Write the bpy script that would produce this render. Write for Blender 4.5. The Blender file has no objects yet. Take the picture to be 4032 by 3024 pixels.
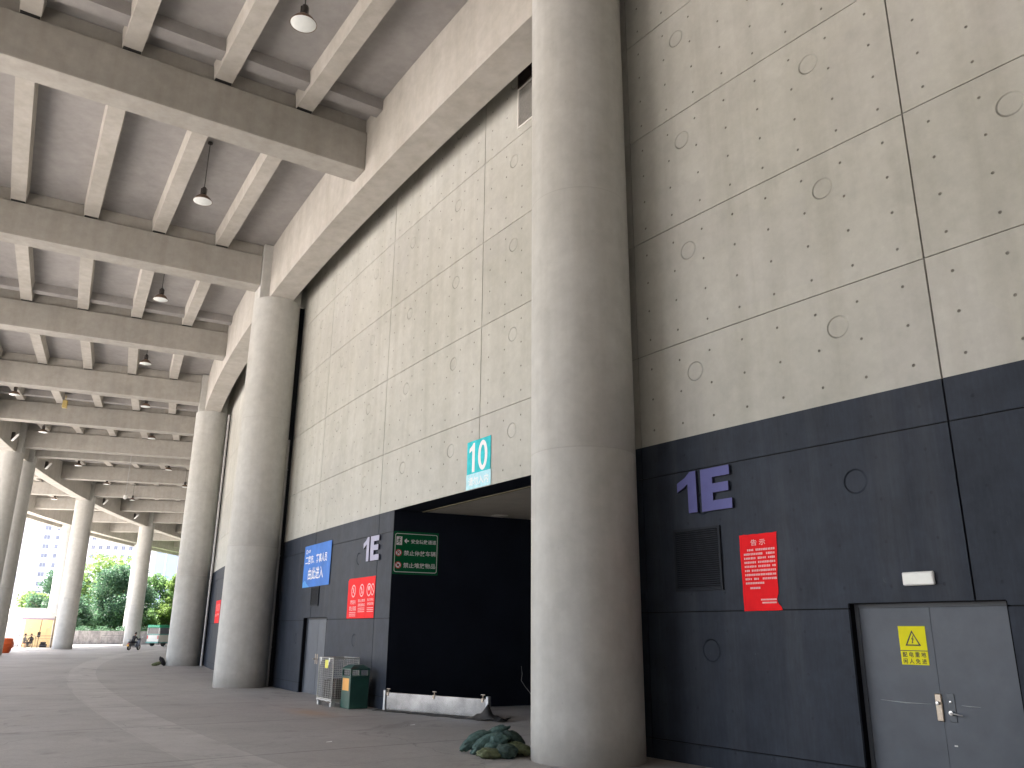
import bpy, bmesh, math, random
from mathutils import Vector, Matrix, noise
random.seed(7)
PI = math.pi
SC = bpy.context.scene
COL = SC.collection

# ------------------------------------------------------------------ camera
F_PX, PITCH, ROLL, CAM_H = 3222.2, 0.29555, 0.00923, 1.75
cam = bpy.data.cameras.new('camera')
cam.sensor_width = 36.0
cam.lens = F_PX / 4032 * 36.0
cam.clip_end = 3000
cam.clip_start = 0.05
cam_o = bpy.data.objects.new('camera', cam)
COL.objects.link(cam_o)
_F = Vector((0, math.cos(PITCH), math.sin(PITCH)))
_R = Vector((1, 0, 0))
_U = _R.cross(_F)
R2 = _R * math.cos(ROLL) + _U * math.sin(ROLL)
U2 = -_R * math.sin(ROLL) + _U * math.cos(ROLL)
M = Matrix((R2, U2, -_F)).transposed().to_4x4()
M.translation = Vector((0, 0, CAM_H))
cam_o.matrix_world = M
SC.camera = cam_o

# ------------------------------------------------------------------ light
SUN_EL, SUN_DIR = math.radians(55), Vector((-0.86, 0.50, 0)).normalized()
w = bpy.data.worlds.new('World')
SC.world = w
w.use_nodes = True
nt = w.node_tree
sky = nt.nodes.new('ShaderNodeTexSky')
sky.sky_type = 'NISHITA'
sky.sun_disc = False
sky.sun_elevation = SUN_EL
sky.sun_rotation = math.atan2(SUN_DIR.x, SUN_DIR.y)
sky.air_density = 1.0
sky.dust_density = 4.0
sky.ozone_density = 0.6
bg = nt.nodes['Background']
bg.inputs['Strength'].default_value = 0.15
nt.links.new(sky.outputs[0], bg.inputs['Color'])
sl = bpy.data.lights.new('sun', 'SUN')
sl.energy = 5.0
sl.angle = math.radians(1.5)
sl.color = (1.0, 0.965, 0.92)
so = bpy.data.objects.new('sun', sl)
COL.objects.link(so)
d = Vector((SUN_DIR.x * math.cos(SUN_EL), SUN_DIR.y * math.cos(SUN_EL), math.sin(SUN_EL)))
so.rotation_euler = (-d).to_track_quat('-Z', 'Y').to_euler()
so.location = (-60, -30, 80)
vs = SC.view_settings
vs.view_transform = 'Standard'
vs.look = 'None'
vs.gamma = 1
vs.use_curve_mapping = False
vs.exposure = 2.7
SC.render.engine = 'CYCLES'
SC.cycles.max_bounces = 10
SC.cycles.diffuse_bounces = 7
SC.cycles.glossy_bounces = 3
SC.cycles.transmission_bounces = 3
SC.cycles.sample_clamp_indirect = 6.0
SC.cycles.caustics_reflective = False
SC.cycles.caustics_refractive = False

# ------------------------------------------------------------------ ring geometry
CC = Vector((136.19388, 110.36138))
R0, C3, PH0 = 165.54911, -0.00444, -2.55


def ang(s):
    return PH0 + s / R0


def pt(s, off=0.0, z=0.0):
    a = s / R0
    r = R0 + C3 * a ** 3 * 1000 + off
    ph = PH0 + a
    return Vector((CC.x + r * math.cos(ph), CC.y + r * math.sin(ph), z))


def fr(s, off=0.0, z=0.0):
    """local frame: X along the wall (to the right when facing it), Y into the wall, Z up"""
    ph = ang(s)
    t = Vector((-math.sin(ph), math.cos(ph), 0))
    y = -Vector((math.cos(ph), math.sin(ph), 0))
    m = Matrix((t, y, Vector((0, 0, 1)))).transposed().to_4x4()
    m.translation = pt(s, off, z)
    return m


# ------------------------------------------------------------------ materials
MAT = {}


class NB:
    def __init__(self, name, rough=0.7, col=(.5, .5, .5), metal=0.0, spec=0.5):
        self.m = bpy.data.materials.new(name)
        self.m.use_nodes = True
        self.t = self.m.node_tree
        self.b = self.t.nodes['Principled BSDF']
        self.b.inputs['Roughness'].default_value = rough
        self.b.inputs['Base Color'].default_value = (*col, 1)
        self.b.inputs['Metallic'].default_value = metal
        self.b.inputs['Specular IOR Level'].default_value = spec
        MAT[name] = self.m

    def n(self, ty, **kw):
        x = self.t.nodes.new(ty)
        for k, v in kw.items():
            setattr(x, k, v)
        return x

    def l(self, a, b):
        self.t.links.new(a, b)

    def val(self, x):
        return x

    def math(self, op, a, b=None, c=None, clamp=False):
        x = self.n('ShaderNodeMath', operation=op)
        x.use_clamp = clamp
        for i, v in enumerate((a, b, c)):
            if v is None:
                continue
            if isinstance(v, (int, float)):
                x.inputs[i].default_value = v
            else:
                self.l(v, x.inputs[i])
        return x.outputs[0]

    def noise(self, scale, detail=4, rough=.55, vec=None, scl=None, dist=0.0):
        x = self.n('ShaderNodeTexNoise')
        x.inputs['Scale'].default_value = scale
        x.inputs['Detail'].default_value = detail
        x.inputs['Roughness'].default_value = rough
        x.inputs['Distortion'].default_value = dist
        if vec is None:
            vec = self.coord()
        if scl:
            mp = self.n('ShaderNodeMapping')
            mp.inputs['Scale'].default_value = scl
            self.l(vec, mp.inputs['Vector'])
            vec = mp.outputs[0]
        self.l(vec, x.inputs['Vector'])
        return x.outputs['Fac']

    def coord(self, kind='Object'):
        if kind == 'Pos':
            g = self.n('ShaderNodeNewGeometry')
            return g.outputs['Position']
        tc = self.n('ShaderNodeTexCoord')
        return tc.outputs[kind]

    def ramp(self, fac, stops):
        r = self.n('ShaderNodeValToRGB')
        el = r.color_ramp.elements
        while len(el) < len(stops):
            el.new(0.5)
        for e, (p, c) in zip(el, stops):
            e.position = p
            e.color = (*c, 1) if len(c) == 3 else c
        self.l(fac, r.inputs[0])
        return r.outputs[0]

    def mix(self, fac, a, b, blend='MIX'):
        x = self.n('ShaderNodeMix', data_type='RGBA', blend_type=blend)
        x.clamp_factor = True
        for sock, v in ((x.inputs[0], fac), (x.inputs[6], a), (x.inputs[7], b)):
            if isinstance(v, (int, float)):
                sock.default_value = v
            elif isinstance(v, tuple):
                sock.default_value = (*v, 1)
            else:
                self.l(v, sock)
        return x.outputs[2]

    def bump(self, h, strength=.3, dist=.01, normal=None):
        x = self.n('ShaderNodeBump')
        x.inputs['Strength'].default_value = strength
        x.inputs['Distance'].default_value = dist
        self.l(h, x.inputs['Height'])
        if normal is not None:
            self.l(normal, x.inputs['Normal'])
        self.l(x.outputs[0], self.b.inputs['Normal'])
        return x.outputs[0]

    def col(self, c):
        self.l(c, self.b.inputs['Base Color'])


def concrete(name, c1, c2, rough=.8, seams=None, streak=True):
    k = NB(name, rough, spec=.3)
    pos = k.coord('Pos')
    a = k.noise(.45, 5, .6, pos)
    b = k.noise(3.5, 6, .65, pos)
    c = k.ramp(a, [(.3, c1), (.7, c2)])
    v = k.ramp(b, [(.25, (.86,) * 3), (.75, (1.06,) * 3)])
    c = k.mix(1.0, c, v, 'MULTIPLY')
    if streak:
        s = k.noise(1.3, 5, .6, pos, (1.6, 1.6, .10))
        sv = k.ramp(s, [(.34, (.90, .885, .86)), (.6, (1.02,) * 3)])
        c = k.mix(.8, c, sv, 'MULTIPLY')
    if seams:
        sep = k.n('ShaderNodeSeparateXYZ')
        k.l(pos, sep.inputs[0])
        for z in seams:
            dd = k.math('ABSOLUTE', k.math('SUBTRACT', sep.outputs[2], z))
            mk = k.math('SUBTRACT', 1.0, k.math('DIVIDE', dd, .012), clamp=True)
            c = k.mix(k.math('MULTIPLY', mk, .3), c, (.25, .24, .22))
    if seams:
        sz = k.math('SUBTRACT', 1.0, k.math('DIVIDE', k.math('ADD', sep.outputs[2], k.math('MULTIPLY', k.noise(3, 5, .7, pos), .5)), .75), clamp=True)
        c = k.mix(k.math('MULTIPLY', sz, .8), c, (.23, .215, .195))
        scuff = k.noise(5, 8, .8, pos, (1, 1, .35), 1.0)
        c = k.mix(k.math('MULTIPLY', k.math('GREATER_THAN', scuff, .655), .25), c, (.30, .29, .27))
    pits = k.noise(28, 3, .7, pos)
    c = k.mix(k.math('MULTIPLY', k.math('GREATER_THAN', pits, .735), .35), c, (.2, .19, .18))
    k.col(c)
    h = k.math('ADD', k.math('MULTIPLY', k.noise(1.2, 3, .5, pos), .6), k.math('MULTIPLY', k.noise(40, 4, .6, pos), .07))
    k.bump(h, .35, .03)
    return k


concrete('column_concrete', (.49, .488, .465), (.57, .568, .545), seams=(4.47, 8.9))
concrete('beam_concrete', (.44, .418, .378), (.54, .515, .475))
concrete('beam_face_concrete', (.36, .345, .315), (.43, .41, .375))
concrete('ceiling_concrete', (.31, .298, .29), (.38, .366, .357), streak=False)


def wall_mat(name, painted):
    k = NB(name, .60 if painted else .8, spec=.16 if painted else .3)
    uv = k.n('ShaderNodeUVMap')
    sep = k.n('ShaderNodeSeparateXYZ')
    k.l(uv.outputs[0], sep.inputs[0])
    u, v = sep.outputs[0], sep.outputs[1]
    u1 = k.math('MODULO', k.math('ADD', u, 2.47 * 100 - 5.88), 2.47)
    v1 = k.math('MODULO', k.math('ADD', v, 20.85), 2.085)
    # form-liner ring of every half panel
    du = k.math('SUBTRACT', u1, 1.235)
    dv = k.math('SUBTRACT', v1, 1.54)
    d = k.math('SQRT', k.math('ADD', k.math('MULTIPLY', du, du), k.math('MULTIPLY', dv, dv)))
    ring = k.math('SUBTRACT', 1.0, k.math('DIVIDE', k.math('ABSOLUTE', k.math('SUBTRACT', d, .15)), .012), clamp=True)
    dish = k.math('DIVIDE', k.math('SUBTRACT', .160, d), .024, clamp=True)
    # tie holes
    hu = k.math('SUBTRACT', k.math('MODULO', u1, .6175), .30875)
    hv = k.math('SUBTRACT', k.math('MODULO', k.math('ADD', v1, .0205), .52125), .2606)
    hd = k.math('SQRT', k.math('ADD', k.math('MULTIPLY', hu, hu), k.math('MULTIPLY', hv, hv)))
    hole = k.math('SUBTRACT', 1.0, k.math('DIVIDE', k.math('SUBTRACT', hd, .013), .010), clamp=True)
    pos = k.coord('Pos')
    big = k.noise(.35, 5, .6, pos)
    med = k.noise(2.6, 6, .65, pos)
    # tone of each board panel
    pu = k.math('FLOOR', k.math('DIVIDE', k.math('ADD', u, 494 - 5.88), 2.47))
    pv = k.math('FLOOR', k.math('DIVIDE', v, 2.085))
    comb = k.n('ShaderNodeCombineXYZ')
    k.l(pu, comb.inputs[0])
    k.l(pv, comb.inputs[1])
    wn = k.n('ShaderNodeTexWhiteNoise')
    k.l(comb.outputs[0], wn.inputs[0])
    tone = k.math('ADD', .96, k.math('MULTIPLY', wn.outputs['Value'], .07))
    st = k.noise(1.0, 5, .6, pos, (2.2, 2.2, .12))
    if painted:
        c = k.ramp(big, [(.3, (.025, .032, .046)), (.7, (.036, .044, .061))])
        vv = k.ramp(med, [(.3, (.82,) * 3), (.7, (1.2,) * 3)])
        c = k.mix(1.0, c, vv, 'MULTIPLY')
        dust = k.ramp(st, [(.5, (0,) * 3), (.75, (.35,) * 3)])
        c = k.mix(dust, c, (.085, .090, .102))
        scf = k.noise(9, 8, .8, pos, (1, 1, .25), .8)
        c = k.mix(k.math('MULTIPLY', k.math('GREATER_THAN', scf, .66), .35), c, (.11, .115, .125))
        rol = k.noise(30, 3, .6, pos, (1, 1, .12))
        c = k.mix(1.0, c, k.ramp(rol, [(.3, (.92,) * 3), (.7, (1.08,) * 3)]), 'MULTIPLY')
        c = k.mix(k.math('MULTIPLY', hole, .22), c, (.012, .012, .015))
        c = k.mix(k.math('MULTIPLY', ring, .15), c, (.012, .012, .015))
    else:
        c = k.ramp(big, [(.3, (.45, .447, .405)), (.7, (.53, .527, .49))])
        vv = k.ramp(med, [(.25, (.90,) * 3), (.75, (1.06,) * 3)])
        c = k.mix(1.0, c, vv, 'MULTIPLY')
        sv = k.ramp(st, [(.30, (.88, .87, .85)), (.55, (1.02,) * 3)])
        c = k.mix(.8, c, sv, 'MULTIPLY')
        vp = k.n('ShaderNodeTexVoronoi', distance='CHEBYCHEV')
        vp.inputs['Scale'].default_value = .55
        k.l(uv.outputs[0], vp.inputs['Vector'])
        sp = k.n('ShaderNodeSeparateXYZ')
        k.l(vp.outputs['Color'], sp.inputs[0])
        pm = k.math('MULTIPLY', k.math('GREATER_THAN', sp.outputs[0], .72), k.math('LESS_THAN', vp.outputs['Distance'], .42))
        c = k.mix(k.math('MULTIPLY', pm, .14), c, (.42, .41, .41))
        mott = k.noise(7, 7, .75, pos)
        c = k.mix(1.0, c, k.ramp(mott, [(.3, (.94,) * 3), (.7, (1.05,) * 3)]), 'MULTIPLY')
        c = k.mix(k.math('MULTIPLY', hole, .85), c, (.13, .12, .10))
        c = k.mix(k.math('MULTIPLY', ring, .05), c, (.22, .21, .18))
    mul = k.n('ShaderNodeVectorMath', operation='SCALE')
    k.l(c, mul.inputs[0])
    k.l(tone, mul.inputs['Scale'])
    k.l(mul.outputs[0], k.b.inputs['Base Color'])
    hgt = k.math('MULTIPLY', dish, -3.0)
    hgt = k.math('SUBTRACT', hgt, k.math('MULTIPLY', hole, .3 if painted else 1.2))
    hgt = k.math('ADD', hgt, k.math('MULTIPLY', med, .12))
    k.bump(hgt, .8, .012)


wall_mat('wall_concrete', False)
wall_mat('wall_paint', True)
k = NB('joint_sealant', .8, (.19, .185, .165), spec=.2)
k = NB('joint_dark', .8, (.012, .013, .016), spec=.2)


def plain(name, c, rough=.6, metal=0.0, spec=.5, var=.12, scale=6, bump=.0):
    k = NB(name, rough, c, metal, spec)
    if var:
        n_ = k.noise(scale, 5, .6)
        v = k.ramp(n_, [(.3, (1 - var,) * 3), (.7, (1 + var,) * 3)])
        k.col(k.mix(1.0, c, v, 'MULTIPLY'))
        if bump:
            k.bump(n_, bump, .01)
    return k


plain('door_paint', (.115, .13, .155), .5, spec=.25, var=.12, scale=2.5)
plain('dent_scrape', (.42, .45, .47), .35, .3, var=.2, scale=9)
plain('door_frame_paint', (.10, .115, .135), .5, var=.08)
plain('dark_gap', (.006, .006, .008), .9, spec=.1, var=0)
plain('steel', (.55, .55, .55), .32, 1.0, var=.15, scale=9)
plain('brushed_steel', (.38, .385, .40), .24, .9, var=.4, scale=1.6)
plain('brass_steel', (.42, .36, .30), .4, .8, var=.2, scale=20)
plain('barrier_grey', (.16, .16, .18), .5, .2, var=.1)
plain('galvanised', (.52, .53, .54), .5, .6, var=.15, scale=14)
plain('cage_wire', (.50, .50, .48), .5, .3, var=.15, scale=20)
plain('lamp_shade_brown', (.16, .105, .075), .55, .2, var=.35, scale=14)
plain('lamp_body_dark', (.035, .03, .028), .5, .3, var=.2)
plain('lamp_glass', (.82, .85, .83), .18, 0, .6, var=.06, scale=5)
plain('white_plastic', (.80, .81, .80), .35, var=.03)
plain('pipe_grey', (.48, .48, .48), .5, .1, var=.1)
plain('louvre_dark', (.024, .028, .036), .6, spec=.15, var=.1)
plain('louvre_light', (.50, .48, .44), .5, var=.1)
plain('louvre_frame_light', (.78, .76, .72), .5, var=.05)
plain('louvre_shaded', (.09, .065, .055), .6, var=.1)
plain('letter_violet', (.13, .135, .33), .6, spec=.15, var=.06)
plain('letter_white', (.40, .40, .52), .6, spec=.15, var=.06)
plain('letter_side', (.03, .03, .06), .5, var=0)
plain('sign_red', (.90, .010, .016), .6, spec=.12, var=.08, scale=4)
plain('sign_red_print', (.92, .50, .50), .6, spec=.12, var=0)
plain('sign_blue', (.07, .21, .62), .6, spec=.12, var=.2, scale=1.2)
plain('sign_blue_light', (.04, .30, .75), .35, var=.05)
plain('sign_white', (.82, .82, .84), .45, var=0)
plain('sign_green', (.004, .115, .045), .6, spec=.12, var=.06)
plain('sign_cyan', (.045, .56, .62), .6, spec=.12, var=.2, scale=5)
plain('sign_cyan_pale', (.38, .72, .82), .4, var=.12, scale=9)
plain('sign_yellow', (.88, .82, .02), .6, spec=.12, var=.03)
plain('sign_black', (.012, .012, .01), .5, var=0)
plain('sign_crimson', (.55, .02, .03), .45, var=0)
plain('paper_yellow', (.80, .76, .10), .6, var=.05)
plain('paper_orange', (.85, .42, .10), .6, var=.05)
plain('bin_green', (.022, .085, .072), .35, var=.18, scale=5)
plain('mat_black', (.05, .047, .045), .85, var=.3, scale=10, bump=.5)
plain('plastic_sheet', (.28, .28, .32), .5, var=.1)
plain('bag_teal', (.060, .108, .097), .7, spec=.3, var=.45, scale=16, bump=1.0)
plain('bag_olive', (.115, .135, .070), .7, spec=.3, var=.45, scale=16, bump=1.0)
plain('bag_dark', (.040, .066, .056), .7, spec=.3, var=.45, scale=16, bump=1.0)
plain('fabric_black', (.018, .018, .022), .8, var=.3, scale=9)
plain('fabric_navy', (.03, .035, .055), .8, var=.3, scale=9)
plain('fabric_grey', (.20, .21, .21), .8, var=.3, scale=9)
plain('skin', (.42, .25, .18), .55, var=.05)
plain('hair', (.015, .012, .01), .6, var=.1)
plain('rubber', (.015, .015, .015), .7, var=.1)
plain('scooter_grey', (.10, .10, .11), .35, var=.1)
plain('plate_yellow', (.80, .45, .05), .5, var=.05)
plain('bus_white', (.70, .70, .66), .35, var=.05)
plain('bus_green', (.02, .38, .20), .35, var=.06)
plain('bus_teal', (.09, .28, .25), .35, var=.06)
plain('bus_glass', (.05, .06, .07), .12, 0, .8, var=.3, scale=2)
plain('lamp_red', (.60, .05, .04), .3, var=0)
plain('tent_white', (.80, .80, .80), .6, var=.04, scale=1.5)
plain('tent_inner', (.60, .50, .35), .7, var=.05)
plain('tent_mauve', (.42, .30, .42), .7, var=.05)
plain('plastic_orange', (.60, .10, .02), .4, var=.1)
plain('building_white', (.60, .585, .60), .7, var=.04, scale=.1)
plain('building_pink', (.50, .36, .40), .7, var=.04, scale=.1)
plain('building_blue', (.20, .24, .38), .6, var=.05, scale=.1)
plain('window_glass', (.17, .18, .22), .35, 0, .3, var=.25, scale=.6)
plain('window_frame', (.45, .46, .50), .5, var=.05)
plain('bark', (.10, .075, .055), .9, var=.3, scale=5)
plain('tunnel_ceiling', (.40, .38, .33), .8, var=.1, scale=1.5)
plain('tunnel_light_trim', (.20, .18, .11), .6, var=.05)
plain('yellow_box', (.45, .34, .12), .5, var=.1)


def leaf_mat(name, c1, c2):
    k = NB(name, .55, c1, spec=.3)
    g = k.n('ShaderNodeNewGeometry')
    c = k.ramp(g.outputs['Random Per Island'], [(0.0, c1), (1.0, c2)])
    big = k.noise(.5, 3, .5, k.coord('Pos'))
    c = k.mix(k.math('MULTIPLY', big, .5), c, c2)
    k.col(c)
    tr = k.n('ShaderNodeBsdfTranslucent')
    k.l(c, tr.inputs[0])
    ms = k.n('ShaderNodeMixShader')
    ms.inputs[0].default_value = .50
    k.l(k.b.outputs[0], ms.inputs[1])
    k.l(tr.outputs[0], ms.inputs[2])
    out = k.t.nodes['Material Output']
    k.l(ms.outputs[0], out.inputs[0])


leaf_mat('leaf_dark', (.038, .088, .052), (.100, .180, .100))
leaf_mat('leaf_mid', (.065, .140, .045), (.150, .250, .085))
leaf_mat('leaf_light', (.110, .190, .040), (.210, .300, .090))

# floor of the concourse
k = NB('concourse_floor', .62, spec=.35)
uv = k.n('ShaderNodeUVMap')
sep = k.n('ShaderNodeSeparateXYZ')
k.l(uv.outputs[0], sep.inputs[0])
u, v = sep.outputs[0], sep.outputs[1]
pos = k.coord('Pos')
a = k.noise(.25, 6, .62, pos)
b = k.noise(1.7, 7, .7, pos, None, .6)
f = k.noise(14, 6, .7, pos)
c = k.ramp(a, [(.3, (.32, .302, .285)), (.7, (.42, .398, .378))])
c = k.mix(1.0, c, k.ramp(b, [(.28, (.78, .77, .76)), (.5, (1, 1, 1)), (.75, (1.12, 1.12, 1.12))]), 'MULTIPLY')
c = k.mix(1.0, c, k.ramp(f, [(.3, (.90,) * 3), (.7, (1.07,) * 3)]), 'MULTIPLY')
wob = k.math('MULTIPLY', k.math('SUBTRACT', k.noise(1.1, 3, .5, pos), .5), .05)
vw = k.math('ADD', v, wob)
band = k.math('MULTIPLY', k.math('GREATER_THAN', vw, 4.86), k.math('LESS_THAN', vw, 5.83))
bn = k.ramp(k.noise(1.0, 6, .7, pos), [(.32, (.08,) * 3), (.7, (.62,) * 3)])
c = k.mix(k.math('MULTIPLY', band, bn), c, (.54, .515, .49))
ln = k.math('SUBTRACT', 1.0, k.math('DIVIDE', k.math('ABSOLUTE', k.math('SUBTRACT', vw, 5.86)), .035), clamp=True)
brk = k.ramp(k.noise(.22, 3, .6, pos), [(.40, (0,) * 3), (.55, (1,) * 3)])
c = k.mix(k.math('MULTIPLY', k.math('MULTIPLY', ln, brk), .55), c, (.52, .50, .47))
ln2 = k.math('SUBTRACT', 1.0, k.math('DIVIDE', k.math('ABSOLUTE', k.math('SUBTRACT', vw, 2.02)), .09), clamp=True)
c = k.mix(k.math('MULTIPLY', ln2, .25), c, (.42, .40, .37))
um = k.math('MODULO', k.math('ADD', u, 457 + 1.95 + 2.285), 4.57)
jl = k.math('SUBTRACT', 1.0, k.math('DIVIDE', k.math('ABSOLUTE', k.math('SUBTRACT', k.math('ADD', um, wob), 2.285)), .030), clamp=True)
c = k.mix(k.math('MULTIPLY', jl, .75), c, (.07, .065, .06))
vm = k.math('MODULO', k.math('ADD', v, 50.0), 5.0)
# dark wandering cracks and stains
vo = k.noise(.8, 8, .75, pos, None, 1.2)
crk = k.math('SUBTRACT', 1.0, k.math('DIVIDE', k.math('ABSOLUTE', k.math('SUBTRACT', vo, .5)), .006), clamp=True)
c = k.mix(k.math('MULTIPLY', crk, .22), c, (.12, .11, .10))
def voro(k, scale, vec, feat='F1', rnd=1.0):
    x = k.n('ShaderNodeTexVoronoi', feature=feat)
    x.inputs['Scale'].default_value = scale
    x.inputs['Randomness'].default_value = rnd
    k.l(vec, x.inputs['Vector'])
    return x


vg = voro(k, 2.2, pos)
gum = k.math('MULTIPLY', k.math('LESS_THAN', vg.outputs['Distance'], .045), k.math('GREATER_THAN', k.noise(.7, 3, .6, pos), .48))
c = k.mix(k.math('MULTIPLY', gum, .55), c, (.10, .095, .09))
vc = k.n('ShaderNodeTexVoronoi', feature='DISTANCE_TO_EDGE')
vc.inputs['Scale'].default_value = .22
wv = k.n('ShaderNodeVectorMath', operation='ADD')
nv = k.n('ShaderNodeTexNoise')
nv.inputs['Scale'].default_value = 1.1
nv.inputs['Detail'].default_value = 6
k.l(pos, nv.inputs['Vector'])
k.l(pos, wv.inputs[0])
k.l(nv.outputs['Color'], wv.inputs[1])
k.l(wv.outputs[0], vc.inputs['Vector'])
ck = k.math('SUBTRACT', 1.0, k.math('DIVIDE', vc.outputs['Distance'], .0035), clamp=True)
c = k.mix(k.math('MULTIPLY', ck, .5), c, (.10, .095, .09))
stn = k.ramp(k.noise(.55, 6, .7, pos, (1, 1, 1), 1.5), [(.56, (0,) * 3), (.66, (.45,) * 3)])
c = k.mix(stn, c, (.17, .158, .148))
grt = k.noise(60, 3, .7, pos)
c = k.mix(1.0, c, k.ramp(grt, [(.3, (.88,) * 3), (.7, (1.1,) * 3)]), 'MULTIPLY')
# rust-tan spill in front of the cage
su = k.math('DIVIDE', k.math('SUBTRACT', u, -3.2), 1.5)
sv = k.math('DIVIDE', k.math('SUBTRACT', v, 1.75), .55)
sd = k.math('SQRT', k.math('ADD', k.math('MULTIPLY', su, su), k.math('MULTIPLY', sv, sv)))
sm = k.math('SUBTRACT', 1.0, sd, clamp=True)
sm = k.math('MULTIPLY', sm, k.noise(5, 5, .7, pos))
c = k.mix(k.math('MULTIPLY', sm, 1.5, clamp=True), c, (.42, .27, .16))
k.col(c)
rr = k.ramp(b, [(.3, (.5,) * 3), (.7, (.72,) * 3)])
k.l(rr, k.b.inputs['Roughness'])
k.bump(k.math('ADD', k.math('MULTIPLY', f, .25), k.math('MULTIPLY', jl, -1.2)), .4, .008)

k = NB('plaza_paving', .8, spec=.25)
pos = k.coord('Pos')
br = k.n('ShaderNodeTexBrick')
br.inputs['Scale'].default_value = 1.0
br.inputs['Mortar Size'].default_value = .008
br.inputs['Brick Width'].default_value = .6
br.inputs['Row Height'].default_value = .6
br.offset = 0
br.inputs['Color1'].default_value = (.55, .515, .48, 1)
br.inputs['Color2'].default_value = (.51, .48, .45, 1)
br.inputs['Mortar'].default_value = (.38, .35, .32, 1)
k.l(pos, br.inputs['Vector'])
k.col(k.mix(1.0, br.outputs[0], k.ramp(k.noise(.5, 5, .6, pos), [(.3, (.88,) * 3), (.7, (1.05,) * 3)]), 'MULTIPLY'))

k = NB('fence_concrete', .85, spec=.2)
pos = k.coord('Pos')
c = k.ramp(k.noise(2.2, 5, .7, pos, (1, 1, .5)), [(.38, (.22, .21, .21)), (.62, (.42, .40, .39))])
k.col(c)


for nm in ('tent_white', 'tent_inner'):
    t_ = MAT[nm].node_tree
    pb = t_.nodes['Principled BSDF']
    tr = t_.nodes.new('ShaderNodeBsdfTranslucent')
    tr.inputs[0].default_value = (.85, .83, .80, 1) if nm == 'tent_white' else (.72, .62, .45, 1)
    ms = t_.nodes.new('ShaderNodeMixShader')
    ms.inputs[0].default_value = .4
    t_.links.new(pb.outputs[0], ms.inputs[1])
    t_.links.new(tr.outputs[0], ms.inputs[2])
    t_.links.new(ms.outputs[0], t_.nodes['Material Output'].inputs[0])


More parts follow.
